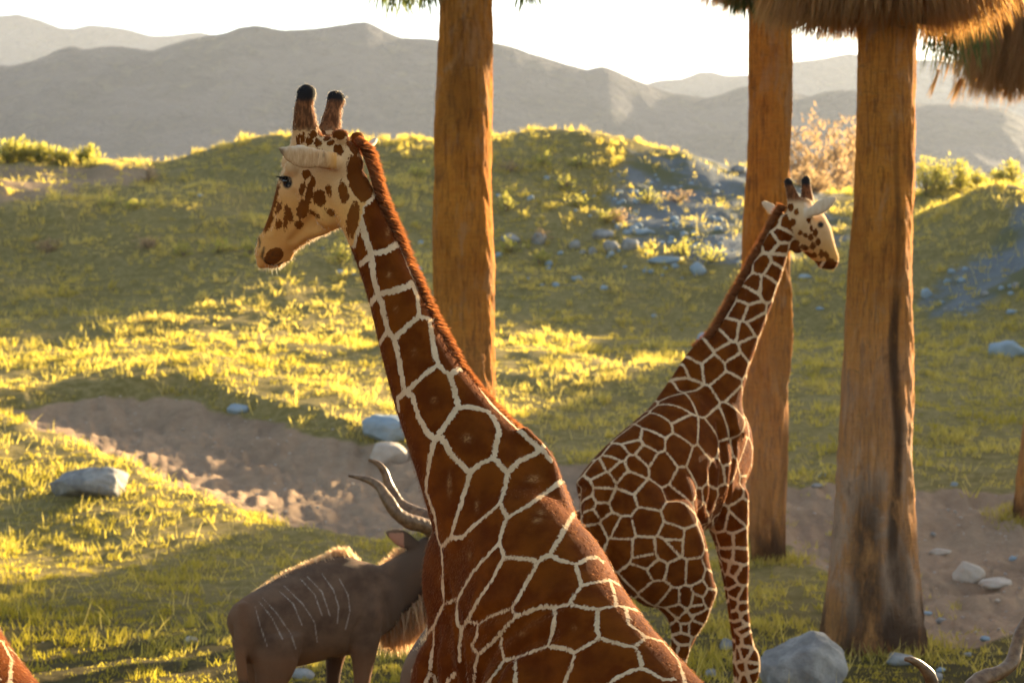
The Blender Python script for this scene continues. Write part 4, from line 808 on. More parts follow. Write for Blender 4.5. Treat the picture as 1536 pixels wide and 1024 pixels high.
    n = 15000; k = (RNG.random(n) * (len(mc) - 1)).astype(int); tan_ = np.gradient(mc, axis=0); tan_ = nrm(tan_)
    outw = np.stack([-tan_[:, 1] * -1, tan_[:, 0] * -1], 1)[k]      # outward from the neck in the neck's own plane
    off = RNG.uniform(-13, -1, n); rp = mc[k] + outw * off[:, None]
    lat = RNG.normal(0, .013, n); roots = np.array([P(rp[i_, 0], rp[i_, 1], md_[k[i_]] + lat[i_]) for i_ in range(n)])
    ow = outw[:, 0:1] * RIGHT - outw[:, 1:2] * UP; tw = tan_[k][:, 0:1] * RIGHT - tan_[k][:, 1:2] * UP
    clump = fbm(k * 0.11, lat * 60, 3, 5); drs = ow + tw * (0.55 + 0.45 * clump[:, None]) + np.array([0, 1, 0]) * (lat[:, None] * 14) + RNG.normal(0, .13, (n, 3))
    env = np.interp(k / len(mc), [0, .06, .5, .9, 1], [.12, 1, 1.05, .8, .4])
    ln_ = (0.036 + 0.013 * clump + RNG.normal(0, .004, n)) * env
    blades('mane', roots, drs, ln_, 0.0035 + 0.002 * RNG.random(n), 0.0, mat=MMANE, parent=e, tone=np.clip(0.45 + clump + RNG.normal(0, .15, n), 0, 1), seg=2, curl=tw * 0.010)
    # whiskers
    rt = []; 
    for k in range(46):
        h = hit(bv, 396 + 34 * RNG.random(), 396 + 8 * RNG.random() - 0)
        if h is not None: rt.append(h)
    if rt: blades('whisker', np.array(rt), np.array([[0.1, -0.2, -1.0]]) + RNG.normal(0, .35, (len(rt), 3)), 0.025 + 0.02 * RNG.random(len(rt)), 0.0016, 0.0, mat=MWHISK, parent=e, seg=2)
    # short hair standing off the outline of the coat, which catches the low sun
    sel = np.nonzero((np.abs(facing) < 0.55) & (V[:, 2] > 1.5) & (ear < .5) | (hm_ & (np.abs(facing) < 0.6) & (ear < .01) & (d > 8.45)))[0]; sel = RNG.choice(sel, min(len(sel), 42000), replace=True)
    down = np.array([0.1, -0.3, -1.0]); dr2 = N[sel] * 0.55 + down + RNG.normal(0, .2, (len(sel), 3)); dr2 -= N[sel] * np.minimum((nrm(dr2) * N[sel]).sum(1), 0)[:, None]
    blades('fur', V[sel] + RNG.normal(0, .003, (len(sel), 3)), dr2, 0.010 + 0.006 * RNG.random(len(sel)), 0.0016, 0.0, mat=MFUR, parent=e, tone=np.where(pat[sel] > 0, 0.1, 0.9), seg=1)
    tl = MB(); 
    rt = tb - H * .07 + np.array([0, 0, -.75]); rr = rt + RNG.normal(0, .012, (500, 3)); blades('tail_tuft', rr, np.array([[0, 0, -1.0]]) + RNG.normal(0, .12, (500, 3)), 0.35 + .2 * RNG.random(500), 0.006, 0.0, mat=MLASH, parent=e, seg=2)
    return e
g = NG('short_fur'); t = g.attr('tone'); c = g.mix(t, (0.080, 0.015, 0.001), (0.60, 0.44, 0.28)); MFUR = g.done(g.leafy(c, g.mix(t, (0.36, 0.11, 0.02), (0.9, 0.74, 0.52)), 0.35, 0.6))

# ---------------------------------------------------------------- the smaller giraffe, behind
def giraffe_small():
    mb = MB(); S = SP; D = 14.6
    H = nrm([0.70, 0.71, 0]); Rt = np.array([H[1], -H[0], 0.0])
    b = P(1010, 700, 14.4); e = empty('giraffe', 'smaller giraffe seen from behind, walking away and looking right past the slender palm trunk', 'giraffe', None, (b[0], b[1], 0))
    perp = (0.945, 0, -0.327)
    addt(mb, [S(1182, 330, 15.0, 18, 17), S(1167, 361, 15.0, 20, 18), S(1152, 400, 15.0, 23.5, 20), S(1137, 437, 14.97, 26.5, 21), S(1119, 476, 14.94, 30, 23), S(1100, 516, 14.9, 34.5, 26), S(1080, 556, 14.85, 42, 30), S(1062, 600, 14.8, 54, 38), S(1058, 650, 14.75, 66, 46)], perp, n=36, sub=6)
    addt(mb, [S(888, 782, 14.0, 36, 20), S(908, 806, 14.1, 86, 42), S(946, 768, 14.22, 104, 58), S(992, 722, 14.42, 104, 62), S(1036, 690, 14.7, 108, 58), S(1070, 684, 14.95, 92, 50), S(1092, 702, 15.08, 66, 36), S(1106, 718, 15.16, 38, 22)], (0, 0, 1), n=44, sub=7, exp=2.1)
    addt(mb, [S(1062, 512, 14.85, 13, 9), S(1038, 545, 14.8, 17, 11), S(1014, 578, 14.68, 15, 11), S(982, 622, 14.5, 15, 12), S(940, 664, 14.3, 15, 12), S(902, 716, 14.1, 15, 12)], (0, 0, 1), n=16, sub=5)
    # breast, shoulder, haunch
    for c, r in [((1090, 705, 14.95), (.15, .16, .24)), ((1066, 700, 14.62), (.15, .16, .34)), ((1040, 640, 14.55), (.13, .13, .22)), ((962, 790, 14.0), (.24, .18, .34)), ((1010, 755, 14.2), (.17, .14, .28)), ((905, 760, 14.08), (.17, .20, .30))]:
        V, Q, F = ellipsoid(P(*c), r, None, 24); mb.add(V, F, Q)
    # hind leg on the near side: big thigh, stifle, shank, hock, cannon
    hx = (1, 0, 0.001)
    def gz(x, y): return float(height(np.array([x]), np.array([y]))[0])
    addt(mb, [S(968, 768, 14.0, 70, 38), S(984, 820, 13.95, 76, 40), S(1004, 858, 13.95, 68, 36), S(1024, 890, 13.95, 51, 28), S(1030, 922, 13.95, 34, 20), S(1024, 956, 13.95, 18, 15), S(1016, 996, 13.95, 13, 11.5), S(1010, 1026, 13.95, 12, 11), S(1014, 1080, 13.95, 8.5, 8.5), S(1016, 1140, 13.95, 8.5, 8.5), S(1018, 1158, 13.95, 11, 11)], hx, n=28, sub=6)
    q = P(1018, 1160, 13.95); hoof(mb, q[0], q[1], gz(q[0], q[1]), .075, H)
    addt(mb, [S(1036, 868, 13.98, 26, 18), S(1062, 884, 13.97, 15, 13), S(1056, 902, 13.96, 13, 12)], hx, n=18)
    of = -Rt * 0.46
    pts = [S(958, 780, 14.0, 60, 36), S(966, 840, 13.95, 60, 36), S(982, 890, 13.95, 46, 26), S(994, 930, 13.95, 26, 18), S(990, 965, 13.95, 16, 13), S(984, 1000, 13.95, 12, 11), S(986, 1060, 13.95, 8.5, 8.5), S(990, 1140, 13.95, 8.5, 8.5)]
    addt(mb, [(p_[0] + of[0], p_[1] + of[1], p_[2] + of[2], p_[3], p_[4]) for p_ in pts], hx, n=22)
    q = P(990, 1150, 13.95) + of; hoof(mb, q[0], q[1], gz(q[0], q[1]), .072, H)
    # fore legs
    fl_ = [S(1088, 735, 14.88, 36, 28), S(1094, 785, 14.85, 32, 22), S(1099, 815, 14.85, 25, 18), S(1104, 850, 14.85, 20.5, 16), S(1107, 890, 14.85, 15.5, 13), S(1112, 935, 14.85, 13.5, 12), S(1117, 965, 14.85, 14, 13), S(1122, 990, 14.85, 19, 16), S(1121, 1012, 14.85, 17.5, 15), S(1117, 1034, 14.85, 11, 11), S(1117, 1080, 14.85, 8.5, 8.5), S(1117, 1118, 14.85, 11.5, 11)]
    addt(mb, fl_, hx, n=26, sub=6); q = P(1117, 1120, 14.85); hoof(mb, q[0], q[1], gz(q[0], q[1]), .075, H)
    of = -Rt * 0.30 + H * -0.05
    addt(mb, [(p_[0] + of[0] + 0.235, p_[1] + of[1], p_[2] + of[2], p_[3] * .92, p_[4] * .92) for p_ in fl_], hx, n=22, sub=5); q = q + of + np.array([.235, 0, 0]); hoof(mb, q[0], q[1], gz(q[0], q[1]), .072, H)
    # tail root
    addt(mb, [S(884, 760, 13.95, 9, 9), S(878, 790, 13.9, 6, 6), S(880, 880, 13.9, 4, 4), S(884, 960, 13.9, 3, 3)], hx, n=12)
    # head
    hp = (0.55, 0, 0.83)
    addt(mb, [S(1186, 318, 14.98, 18, 17), S(1196, 326, 15.0, 27, 23), S(1208, 339, 15.03, 32, 24), S(1219, 352, 15.06, 30, 21), S(1229, 368, 15.1, 24.5, 17), S(1238, 382, 15.13, 19, 14), S(1245, 393, 15.16, 15.5, 13.5), S(1249, 400, 15.17, 9, 8)], (0.8, 0, 0.6), n=32, sub=6, exp=2.15)
    for c, r in [((1228, 322, 15.05), (.045, .04, .035)), ((1204, 306, 15.02), (.08, .08, .045)), ((1249, 396, 15.14), (.035, .04, .045)), ((1196, 372, 15.0), (.05, .04, .045)), ((1233, 398, 15.13), (.035, .035, .03))]:
        V, Q, F = ellipsoid(P(*c), r, None, 18); mb.add(V, F, Q)
    addt(mb, [S(1192, 306, 15.0, 12, 11), S(1188, 291, 14.99, 8.5, 8), S(1184, 279, 14.98, 6.8, 6.8), S(1182, 271, 14.97, 6.8, 6.8), S(1181, 267, 14.97, 4, 4)], (1, 0, 0), n=18)
    addt(mb, [S(1210, 306, 15.1, 13, 12), S(1210, 291, 15.1, 9, 8.5), S(1209, 278, 15.1, 7.2, 7.2), S(1209, 269, 15.1, 7.2, 7.2), S(1209, 264, 15.1, 4, 4)], (1, 0, 0), n=18)
    addt(mb, [S(1206, 322, 14.93, 8, 8), S(1217, 318, 14.88, 8.5, 5), S(1230, 311, 14.84, 11.5, 4.4), S(1243, 303, 14.82, 9, 3.8), S(1254, 296, 14.81, 3.5, 3)], (0, 0, 1), n=22)
    addt(mb, [S(1178, 330, 15.08, 7, 7), S(1168, 323, 15.13, 8.5, 5), S(1157, 313, 15.17, 8.5, 4), S(1148, 306, 15.2, 6, 3.4), S(1143, 303, 15.2, 3, 3)], (0.3, 0, 1), n=20)
    V, Q, T, E = fuse(mb, 0.0125, 6); px, py, d = proj(V)
    Vs = lap(V, E, 9, 0.7, -0.1); wb = sstep(390, 470, py)[:, None]; V = V * (1 - wb) + Vs * wb
    Vs = lap(V, E, 40, 0.7, -0.05); wb = (sstep(1040, 1085, px) * sstep(560, 620, py) * (1 - sstep(790, 850, py)))[:, None]; V = V * (1 - wb) + Vs * wb
    N = vnormals(V, Q, T); bv = caster(V, Q, T)
    # muscle and skin folds on shoulder and flank
    folds = [[(1046, 768), (1060, 800), (1074, 850)], [(1092, 620), (1100, 680), (1092, 740), (1078, 780)], [(1078, 640), (1086, 690), (1080, 730)], [(1062, 760), (1068, 735), (1066, 705)], [(895, 800), (915, 760), (925, 730)], [(1112, 745), (1104, 790), (1090, 800)]]
    fd = kd_dist(line_points(bv, folds), V); V = V - N * (0.018 * np.exp(-(fd / 0.028) ** 2) - 0.009 * np.exp(-((fd - 0.065) / 0.03) ** 2))[:, None]
    V = lap(V, E, 2); N = vnormals(V, Q, T); bv = caster(V, Q, T); px, py, d = proj(V); facing = (N * nrm(CAM - V)).sum(1)
    SD = [(1025,575),(1016,599),(1009,619),(987,637),(976,660),(1027,642),(1051,598),(1018,672),(967,679),(951,668),(946,656),(926,680),(993,700),(952,697),(928,704),(917,694),(945,719),(903,721),(895,705),(976,742),(1030,727),(1049,697),(1064,661),(1079,639),(1077,713),(1064,749),(931,755),(902,742),(969,784),(1019,771),(916,784),(932,793),(901,765),(1010,806),(1038,814),(967,825),(931,822),(1049,773),(999,823),(1092,680),(1101,735),(1110,770),(882,757),(887,773),(1084,746),(1079,779),(970,840),(1010,812),(983,855),(1015,860),(1042,860),(987,886),(1008,899),(1030,898),(963,863),(1052,886),(1066,871),(1046,900),(1015,917),(1046,915),(1005,926),(1015,940),(1028,940),(1027,929),(1040,940),(1049,924),(1063,894),(1022,958),(1012,972),(1022,975),(1100,783),(1111,811),(1089,814),(1108,832),(1091,830),(1100,855),(1112,863),(1087,850),(1104,889),(1094,871),(1114,894),(1099,906),(1114,912),(1096,917),(1105,924),(1109,936),(1117,925),(1114,946),(1106,958),(1120,958),(1099,943),(1116,979),(1107,982),(1129,987),(1127,999),(1112,1002),(1129,1014),(1106,1011),(1116,1018),(1142,397),(1132,425),(1120,443),(1110,464),(1096,496),(1080,509),(1069,550),(1093,528),(1038,554),(1117,500),(1128,470),(1160,408),(1171,386),(1150,427),(1135,485),(1124,518),(1094,577),(1001,586),(1161,333),(1180,336),(1156,363),(1172,352),(1172,377),(1144,396),(1132,426),(1104,545),(1108,600),(1100,630),(1120,690),(1112,660),(1050,530),(1022,560),(890,800),(880,735),(1075,905),(1062,960)]
    pts = []
    for (x_, y_) in SD:
        h = hit(bv, x_, y_)
        if h is not None and not any(((h - q_) ** 2).sum() < 0.02 ** 2 for q_ in pts): pts.append(h)
    pts = np.array(pts); far = V[(facing < -0.05) & (V[:, 2] > 0.25)]
    far = far[kd_dist(pts, far) > 0.12]
    allp = spread(far, lambda X: np.interp(X[:, 2], [0.3, 1.0, 1.5, 3.2, 4], [.06, .07, .13, .14, .10]), start=pts, seed=5)
    vd, idx = voro(V, allp); hw = np.interp(py, [330, 480, 600, 900, 1000], [.0120, .0108, .0088, .0080, .0095]) * (1 + 0.3 * fbm(px * .05, py * .05, 2, 2))
    pat = vd - hw; deep = vd; pat[V[:, 2] < 0.3] = -0.05
    # smaller loose spots on the fore leg
    lg = (px > 1084) & (px < 1150) & (py > 800) & (d > 14.2); pat = np.where(lg, pat - 0.004, pat)
    hd = (py < 392) & ((px - 1187) * 0.9 + (py - 340) * -0.35 > 0) | (py < 322)
    EL = [(1186, 311, 4, 5, 0), (1208, 353, 3, 3, 0), (1216, 356, 3.5, 4.5, 0), (1223, 349, 3, 5, 0), (1227, 363, 3, 4.5, 0), (1219, 369, 3, 5, 0), (1206, 371, 6, 3.2, 15), (1196, 364, 3, 3, 0), (1200, 349, 2.6, 3, 0), (1217, 342, 2.2, 4, 0), (1186, 357, 3.5, 7, 20), (1221, 383, 4, 3.5, 0), (1232, 381, 3, 5, 0), (1211, 382, 6, 3, 20), (1188, 334, 6, 4.5, -40), (1176, 331, 4, 6, 30), (1240, 384, 3, 6, -20), (1195, 318, 3, 4, 0), (1213, 330, 2.5, 4, 0)]
    pe = (ell(px, py, EL) + 1.1 + 1.0 * fbm(px * 0.5, py * 0.5, 3, 6)) / 197.0; pat = np.where(hd, pe - 0.001, pat)
    lip = ell(px, py, [(1247, 397, 9, 11, -25)]) / 197; pat = np.where(hd & (lip > 0), lip, pat)
    tan = hd * np.clip(0.25 + sstep(335, 395, py) * 0.75, 0, 1); black = np.zeros(len(V)); black = np.maximum(black, hd * (1 - sstep(3.5, 6, np.hypot(px - 1231, py - 337))) * (facing > 0))
    hn = (py < 306) & (px > 1176) & (px < 1219); osc = hn * sstep(308, 296, py); black = np.maximum(black, hn * sstep(281, 275, py))
    ear = ((d < 14.945) & (px > 1206) & (py < 326)) | ((px < 1172) & (py < 334) & (d > 15.04)); pat = np.where(ear, -0.05, pat)
    finish('body', e, V, Q, T, MCOAT, pat=pat, deep=deep, tan=tan, osc=osc, ear=ear.astype(float) * .9, black=black)
    Ve, Qe, Fe = ellipsoid(P(1232, 337.5, 14.99), (.02, .02, .02), None, 16); to_local(e, mesh_np('eye', Ve, Fe, Qe, MEYE))
    mc = catmull([(1176, 308), (1166, 322), (1154, 344), (1140, 370), (1128, 392), (1117, 413), (1105, 434), (1096, 451), (1083, 474), (1070, 497), (1058, 512), (1046, 522)], 24)
    dd_ = np.interp(mc[:, 1], [300, 400, 520], [15.0, 15.0, 14.85]); n = 6500; k = (RNG.random(n) * (len(mc) - 1)).astype(int); tg = nrm(np.gradient(mc, axis=0))
    outw = np.stack([-tg[:, 1] * 1, tg[:, 0] * 1], 1)[k]; outw = np.where(outw[:, :1] > 0, -outw, outw)
    rp = mc[k] - outw * RNG.uniform(-1, 6, n)[:, None]; lat = RNG.normal(0, .016, n); roots = np.array([P(rp[i_, 0], rp[i_, 1], dd_[k[i_]] + lat[i_]) for i_ in range(n)])
    ow = outw[:, 0:1] * RIGHT - outw[:, 1:2] * UP; tw = tg[k][:, 0:1] * RIGHT - tg[k][:, 1:2] * UP
    blades('mane', roots, ow + tw * 0.4 + RNG.normal(0, .15, (n, 3)) + np.array([0, 1, 0]) * (lat[:, None] * 12), 0.055 + RNG.normal(0, .006, n), 0.007, 0.0, mat=MMANE, parent=e, tone=np.clip(0.25 + RNG.normal(0, .15, n), 0, 1), seg=2)
    rt = P(884, 955, 13.9) + RNG.normal(0, .015, (400, 3)); blades('tail_tuft', rt, np.array([[0, 0, -1.0]]) + RNG.normal(0, .1, (400, 3)), 0.4, 0.008, 0.0, mat=MLASH, parent=e, seg=2)
    sel = np.nonzero((np.abs(facing) < 0.5) & (V[:, 2] > 0.5))[0]; sel = RNG.choice(sel, min(len(sel), 16000), replace=True); dr2 = N[sel] * 0.6 + np.array([0.1, -0.2, -1.0]) + RNG.normal(0, .2, (len(sel), 3))
    dr2 -= N[sel] * np.minimum((nrm(dr2) * N[sel]).sum(1), 0)[:, None]
    blades('fur', V[sel], dr2, 0.013, 0.003, 0.0, mat=MFUR, parent=e, tone=np.where(pat[sel] > 0, 0.1, 0.9), seg=1)
    return e

# ---------------------------------------------------------------- the spiral-horned antelope
g = NG('antelope_coat'); p = g.obj(); nb = g.noise(p, 5.0, 5, 0.6); hair = g.noise(g.scale(p, (260, 260, 90)), 1.0, 2)
c = g.mix(g.ramp(nb, 0.3, 0.7), (0.080, 0.043, 0.025), (0.160, 0.090, 0.052)); c = g.mix(g.attr('tan'), c, (0.092, 0.055, 0.035)); c = g.mix(g.attr('osc'), c, (0.19, 0.085, 0.038))
e_ = g.math('ADD', g.attr('pat'), g.math('MULTIPLY', g.math('SUBTRACT', g.noise(p, 60.0, 2), 0.5), 0.005)); c = g.mix(g.math('MULTIPLY', g.ramp(e_, 0.004, -0.003), 0.6), c, (0.45, 0.38, 0.31))
c = g.mix(g.attr('ear'), c, (0.45, 0.20, 0.12)); c = g.mix(g.math('MULTIPLY', g.math('SUBTRACT', hair, 0.4), 0.5), c, (0.03, 0.02, 0.015)); c = g.mix(g.attr('black'), c, (0.02, 0.015, 0.013))
MKUDU = g.done(g.bsdf(c, 0.7, g.bump(g.math('ADD', hair, g.math('MULTIPLY', nb, 1.5)), 0.5, 0.012), 0.06, 0.03, (1, .85, .7)))
g = NG('horn'); p = g.obj(); w_ = g.noise(g.scale(p, (24, 24, 24)), 1.0, 4, 0.6); c = g.mix(g.ramp(w_, 0.35, 0.65), (0.10, 0.050, 0.020), (0.19, 0.105, 0.048)); MHORN = g.done(g.bsdf(c, 0.40, g.bump(w_, 0.35, 0.004), 0.3))
g = NG('horn_tip'); MTIP = g.done(g.bsdf((0.30, 0.12, 0.05), 0.35, None, 0.5))
g = NG('beard_hair'); t = g.attr('tone'); MBEARD = g.done(g.leafy(g.mix(t, (0.22, 0.12, 0.06), (0.6, 0.42, 0.26)), g.mix(t, (0.85, 0.45, 0.20), (0.98, 0.76, 0.46)), 0.65, 0.6))
def horn(e, st, ref=(0, 1, 0)):
    V, Q, F = tube(st, ref, 22, 12)
    # a keel that winds along the horn, and growth rings
    m = (len(V) - 2) // 22; j = np.tile(np.arange(22), m); i_ = np.repeat(np.arange(m), 22); ctr = V[:-2].reshape(m, 22, 3).mean(1)[i_]
    k = 1 + 0.20 * np.exp(-(((j / 22 - i_ / m * 2.2) % 1.0 - 0.5) / 0.13) ** 2) + 0.035 * np.sin(i_ * 1.1) * (1 - i_ / m); V[:-2] = ctr + (V[:-2] - ctr) * k[:, None]
    o = mesh_np('horn', V, F, Q, MHORN); to_local(e, o); return o
def kudu():
    mb = MB(); b = globals()['P'](460, 940, 13.7); KS = 0.93
    def sy(y): return y if y < 1000 else 1000 + (y - 1000) * 1.42
    def S(x, y, d, a, c): return SP(x, sy(y), d * KS, a, c)
    def P(x, y, d): return globals()['P'](x, sy(y), d * KS)
    e = empty('antelope', 'striped antelope with spiral horns, its head behind the large giraffe\'s neck', 'antelope', None, (b[0], b[1], 0))
    addt(mb, [S(360, 962, 14.38, 34, 22), S(374, 952, 14.42, 54, 34), S(398, 944, 14.5, 62, 44), S(438, 932, 14.6, 68, 48), S(488, 916, 14.72, 72, 48), S(530, 908, 14.83, 70, 44), S(566, 906, 14.92, 56, 38), S(590, 912, 15.0, 36, 26)], (0, 0, 1), n=36, sub=7, exp=2.1)
    addt(mb, [S(548, 905, 14.92, 56, 36), S(575, 893, 14.97, 46, 28), S(603, 872, 15.0, 41, 24), S(628, 850, 15.03, 35, 21), S(646, 834, 15.05, 27, 18)], (0.5, 0, 0.86), n=30, sub=6)
    addt(mb, [S(384, 902, 14.5, 12, 12), S(430, 872, 14.6, 12, 14), S(482, 852, 14.72, 12, 14), S(520, 846, 14.8, 13, 14), S(548, 862, 14.88, 12, 13)], (0, 0, 1), n=16)
    addt(mb, [S(632, 832, 15.05, 20, 17), S(648, 826, 15.07, 26, 19), S(664, 832, 15.2, 23, 16), S(682, 842, 15.4, 17, 13), S(698, 851, 15.58, 13, 11), S(706, 856, 15.66, 9, 9)], (0.6, 0, 0.8), n=26, sub=6)
    addt(mb, [S(628, 822, 15.0, 8, 7), S(614, 813, 14.94, 12, 5), S(600, 806, 14.9, 14, 4.5), S(588, 801, 14.88, 9, 4), S(579, 797, 14.87, 3, 3)], (0, 0, 1), n=18)
    addt(mb, [S(650, 808, 15.2, 8, 7), S(656, 794, 15.3, 12, 5), S(664, 782, 15.35, 3, 3)], (1, 0, 0), n=14)
    for c, r in [((545, 925, 14.72), (.13, .10, .24)), ((408, 950, 14.42), (.17, .10, .22)), ((372, 960, 14.4), (.08, .12, .16)), ((520, 862, 14.82), (.10, .07, .09))]:
        V, Q, F = ellipsoid(P(*c), r, None, 20); mb.add(V, F, Q)
    hx = (1, 0, 0.001)
    def L4(st, hf):
        addt(mb, st, hx, n=20); x, y = hf[0], hf[1]; hoof(mb, x, y, float(height(np.array([x]), np.array([y]))[0]) + 0.0, .045, (1, 0.3, 0))
    L4([S(546, 950, 14.72, 27, 20), S(545, 985, 14.72, 19, 15), S(543, 1015, 14.72, 13, 11), S(541, 1045, 14.72, 12, 11), S(541, 1060, 14.72, 9, 9), S(541, 1100, 14.72, 7, 7), S(541, 1128, 14.72, 9, 8)], P(541, 1140, 14.72))
    L4([S(512, 945, 15.05, 24, 18), S(503, 985, 15.05, 15, 12), S(500, 1012, 15.05, 11, 10), S(499, 1040, 15.05, 11, 10), S(499, 1055, 15.05, 8, 8), S(499, 1095, 15.05, 7, 7), S(499, 1118, 15.05, 9, 8)], P(499, 1128, 15.05))
    L4([S(410, 955, 14.4, 46, 24), S(412, 990, 14.38, 36, 20), S(404, 1022, 14.38, 22, 15), S(390, 1050, 14.38, 13, 11), S(384, 1070, 14.38, 11, 9), S(390, 1110, 14.38, 7, 7), S(394, 1145, 14.38, 9, 8)], P(394, 1156, 14.38))
    L4([S(380, 955, 14.62, 34, 22), S(384, 992, 14.65, 30, 18), S(376, 1022, 14.65, 18, 13), S(364, 1046, 14.65, 11, 10), S(360, 1066, 14.65, 10, 9), S(366, 1105, 14.65, 7, 7), S(368, 1135, 14.65, 8, 8)], P(368, 1144, 14.65))
    addt(mb, [S(366, 905, 14.34, 9, 9), S(360, 940, 14.28, 9, 8), S(361, 985, 14.26, 9, 7), S(366, 1020, 14.26, 8, 7), S(369, 1045, 14.26, 5, 5)], hx, n=16)
    V, Q, T, E = fuse(mb, 0.012, 7); N = vnormals(V, Q, T); bv = caster(V, Q, T)
    fd = kd_dist(line_points(bv, [[(524, 975), (528, 950), (540, 930)], [(566, 870), (582, 905), (586, 935)], [(444, 985), (438, 965), (432, 945)]]), V); V = V - N * (0.012 * np.exp(-(fd / 0.02) ** 2))[:, None]
    V = lap(V, E, 2); N = vnormals(V, Q, T); bv = caster(V, Q, T); px, py, d = proj(V); fc = (N * nrm(CAM - V)).sum(1)
    stripes = [[(509, 868), (522, 891), (525, 916), (518, 944)], [(483, 860), (500, 884), (508, 909), (506, 934)], [(461, 864), (483, 887), (495, 923)], [(451, 868), (472, 891), (483, 922)], [(426, 878), (454, 905), (472, 933), (476, 962)], [(419, 886), (440, 905), (453, 937)], [(394, 896), (415, 919), (437, 951), (444, 973)], [(389, 902), (408, 926), (424, 958)], [(383, 909), (390, 937), (401, 969)]]
    ds_ = kd_dist(line_points(bv, stripes), V); pat = np.where(fc > 0, ds_ - 0.0045 * (0.7 + 0.6 * vnoise(px * .1, py * .1)), 0.1)
    # the hidden side: a few stripes of its own
    pat = np.where(fc <= 0, np.abs(((px - 380) / 22.0) % 1 - 0.5) * 0.1 + np.where((px > 380) & (px < 540) & (py > 870) & (py < 950), 0, 1), pat)
    tan = sstep(575, 600, px + (py - 880) * 0.2) * 0.9; osc = np.clip(sstep(960, 1000, py) * 0.6 + sstep(395, 360, px) * 0.5, 0, 1)
    ear = ((px > 584) & (px < 606) & (py > 799) & (py < 822) & (fc > 0.3) & (d < 14.95 * KS)) * 0.85; pat = np.where(px > 560, 0.1, pat)
    black = np.clip((1 - sstep(3, 7, np.hypot(px - 655, (py - 822)))) + (sstep(1015, 1030, py) * (px < 375) * (d < 14.4 * KS)) + 0.7 * (px > 490) * (px < 512) * (py > 985), 0, 1)
    finish('body', e, V, Q, T, MKUDU, pat=pat, tan=tan, ear=ear, osc=osc, black=black)
    horn(e, [S(655, 815, 15.03, 14, 12), S(652, 804, 15.03, 13.5, 12), S(644, 792, 15.0, 12.5, 11.5), S(628, 785, 14.95, 11.5, 11), S(610, 779, 14.9, 11, 10.5), S(593, 767, 14.88, 9.8, 9.5), S(580, 748, 14.9, 8.8, 8.5), S(570, 731, 14.95, 7.4, 7), S(557, 721, 15.0, 5.6, 5.2), S(540, 716, 15.04, 4, 3.8), S(523, 713, 15.08, 1.8, 1.8)])
    horn(e, [S(664, 806, 15.17, 14, 12), S(656, 790, 15.2, 13, 12), S(642, 776, 15.25, 11.5, 11), S(622, 768, 15.3, 10.5, 10), S(603, 758, 15.35, 9.5, 9), S(590, 743, 15.38, 8.5, 8), S(582, 724, 15.4, 7.2, 7), S(577, 707, 15.4, 5.8, 5.5), S(567, 695, 15.4, 4, 4), S(553, 689, 15.4, 1.8, 1.8)])
    # beard down the throat, crest on the withers and nape
    n = 3800; cc = catmull([(664, 872), (652, 890), (634, 908), (612, 925), (592, 938), (574, 950)], 12); k = (RNG.random(n) * (len(cc) - 1)).astype(int); q = cc[k] + RNG.normal(0, 4, (n, 2))
    rt = np.array([P(a[0], a[1] - 6, 15.02 + 0.05 * RNG.normal()) for a in q]); blades('beard', rt, np.array([[0.12, 0, -1.0]]) + RNG.normal(0, .17, (n, 3)), np.interp(k / len(cc), [0, .4, .8, 1], [.30, .28, .22, .13]) * (0.6 + .5 * RNG.random(n)), 0.010, 0, mat=MBEARD, parent=e, seg=2, tone=RNG.random(n))
    n = 2600; cc = catmull([(384, 892), (430, 862), (480, 842), (510, 834), (530, 838), (548, 855), (562, 866)], 12); k = (RNG.random(n) * (len(cc) - 1)).astype(int); q = cc[k]
    hl = np.interp(q[:, 0], [380, 490, 510, 530, 555, 565], [.055, .065, .10, .11, .07, .03]); dq = np.interp(q[:, 0], [380, 560], [14.5, 14.92])
    rt = np.array([P(a[0], a[1] + 4, dd + 0.02 * RNG.normal()) for a, dd in zip(q, dq)]); blades('back_crest', rt, np.array([[-0.5, 0, 0.9]]) + RNG.normal(0, .22, (n, 3)), hl * (0.6 + .5 * RNG.random(n)), 0.008, 0, mat=MBEARD, parent=e, seg=2, tone=0.3 + .7 * RNG.random(n))
    n = 900; cc = catmull([(572, 862), (590, 846), (606, 832), (622, 818)], 12); k = (RNG.random(n) * (len(cc) - 1)).astype(int); q = cc[k]; rt = np.array([P(a[0], a[1] + 4, 15.0 + 0.02 * RNG.normal()) for a in q])
    blades('nape_crest', rt, np.array([[-0.7, 0, 0.8]]) + RNG.normal(0, .25, (n, 3)), 0.10 * (0.5 + .6 * RNG.random(n)), 0.008, 0, mat=MBEARD, parent=e, seg=2, tone=0.3 + .7 * RNG.random(n))
    rt = P(368, 1030, 14.26) + RNG.normal(0, .018, (350, 3)); blades('tail_tuft', rt, np.array([[0, 0, -1.0]]) + RNG.normal(0, .12, (350, 3)), 0.16, 0.007, 0, mat=MLASH, parent=e, seg=1)
    return e

G1 = giraffe_big()

def copy_tree(o, parent=None, skip=()):
    c = o.copy(); scene.collection.objects.link(c); c.parent = parent
    for ch in list(o.children):
        if ch.name.split('.')[0] not in skip: copy_tree(ch, c)
    return c
G3 = copy_tree(G1); G3['label'] = 'giraffe cut off by the left edge, only its sunlit back in view'
g3c = P(985, 935, 7.3); tgt = P(0, 935, 7.3); rot = R(8)
M = Matrix.Translation(Vector(tgt)) @ Matrix.Rotation(rot, 4, 'Z') @ Matrix.Translation(-Vector(g3c)) @ Matrix.Translation(Vector(G1.location))
G3.location = (M.translation.x, M.translation.y, 0.0); G3.rotation_euler = (0, 0, rot)

G2 = giraffe_small()
K1 = kudu()
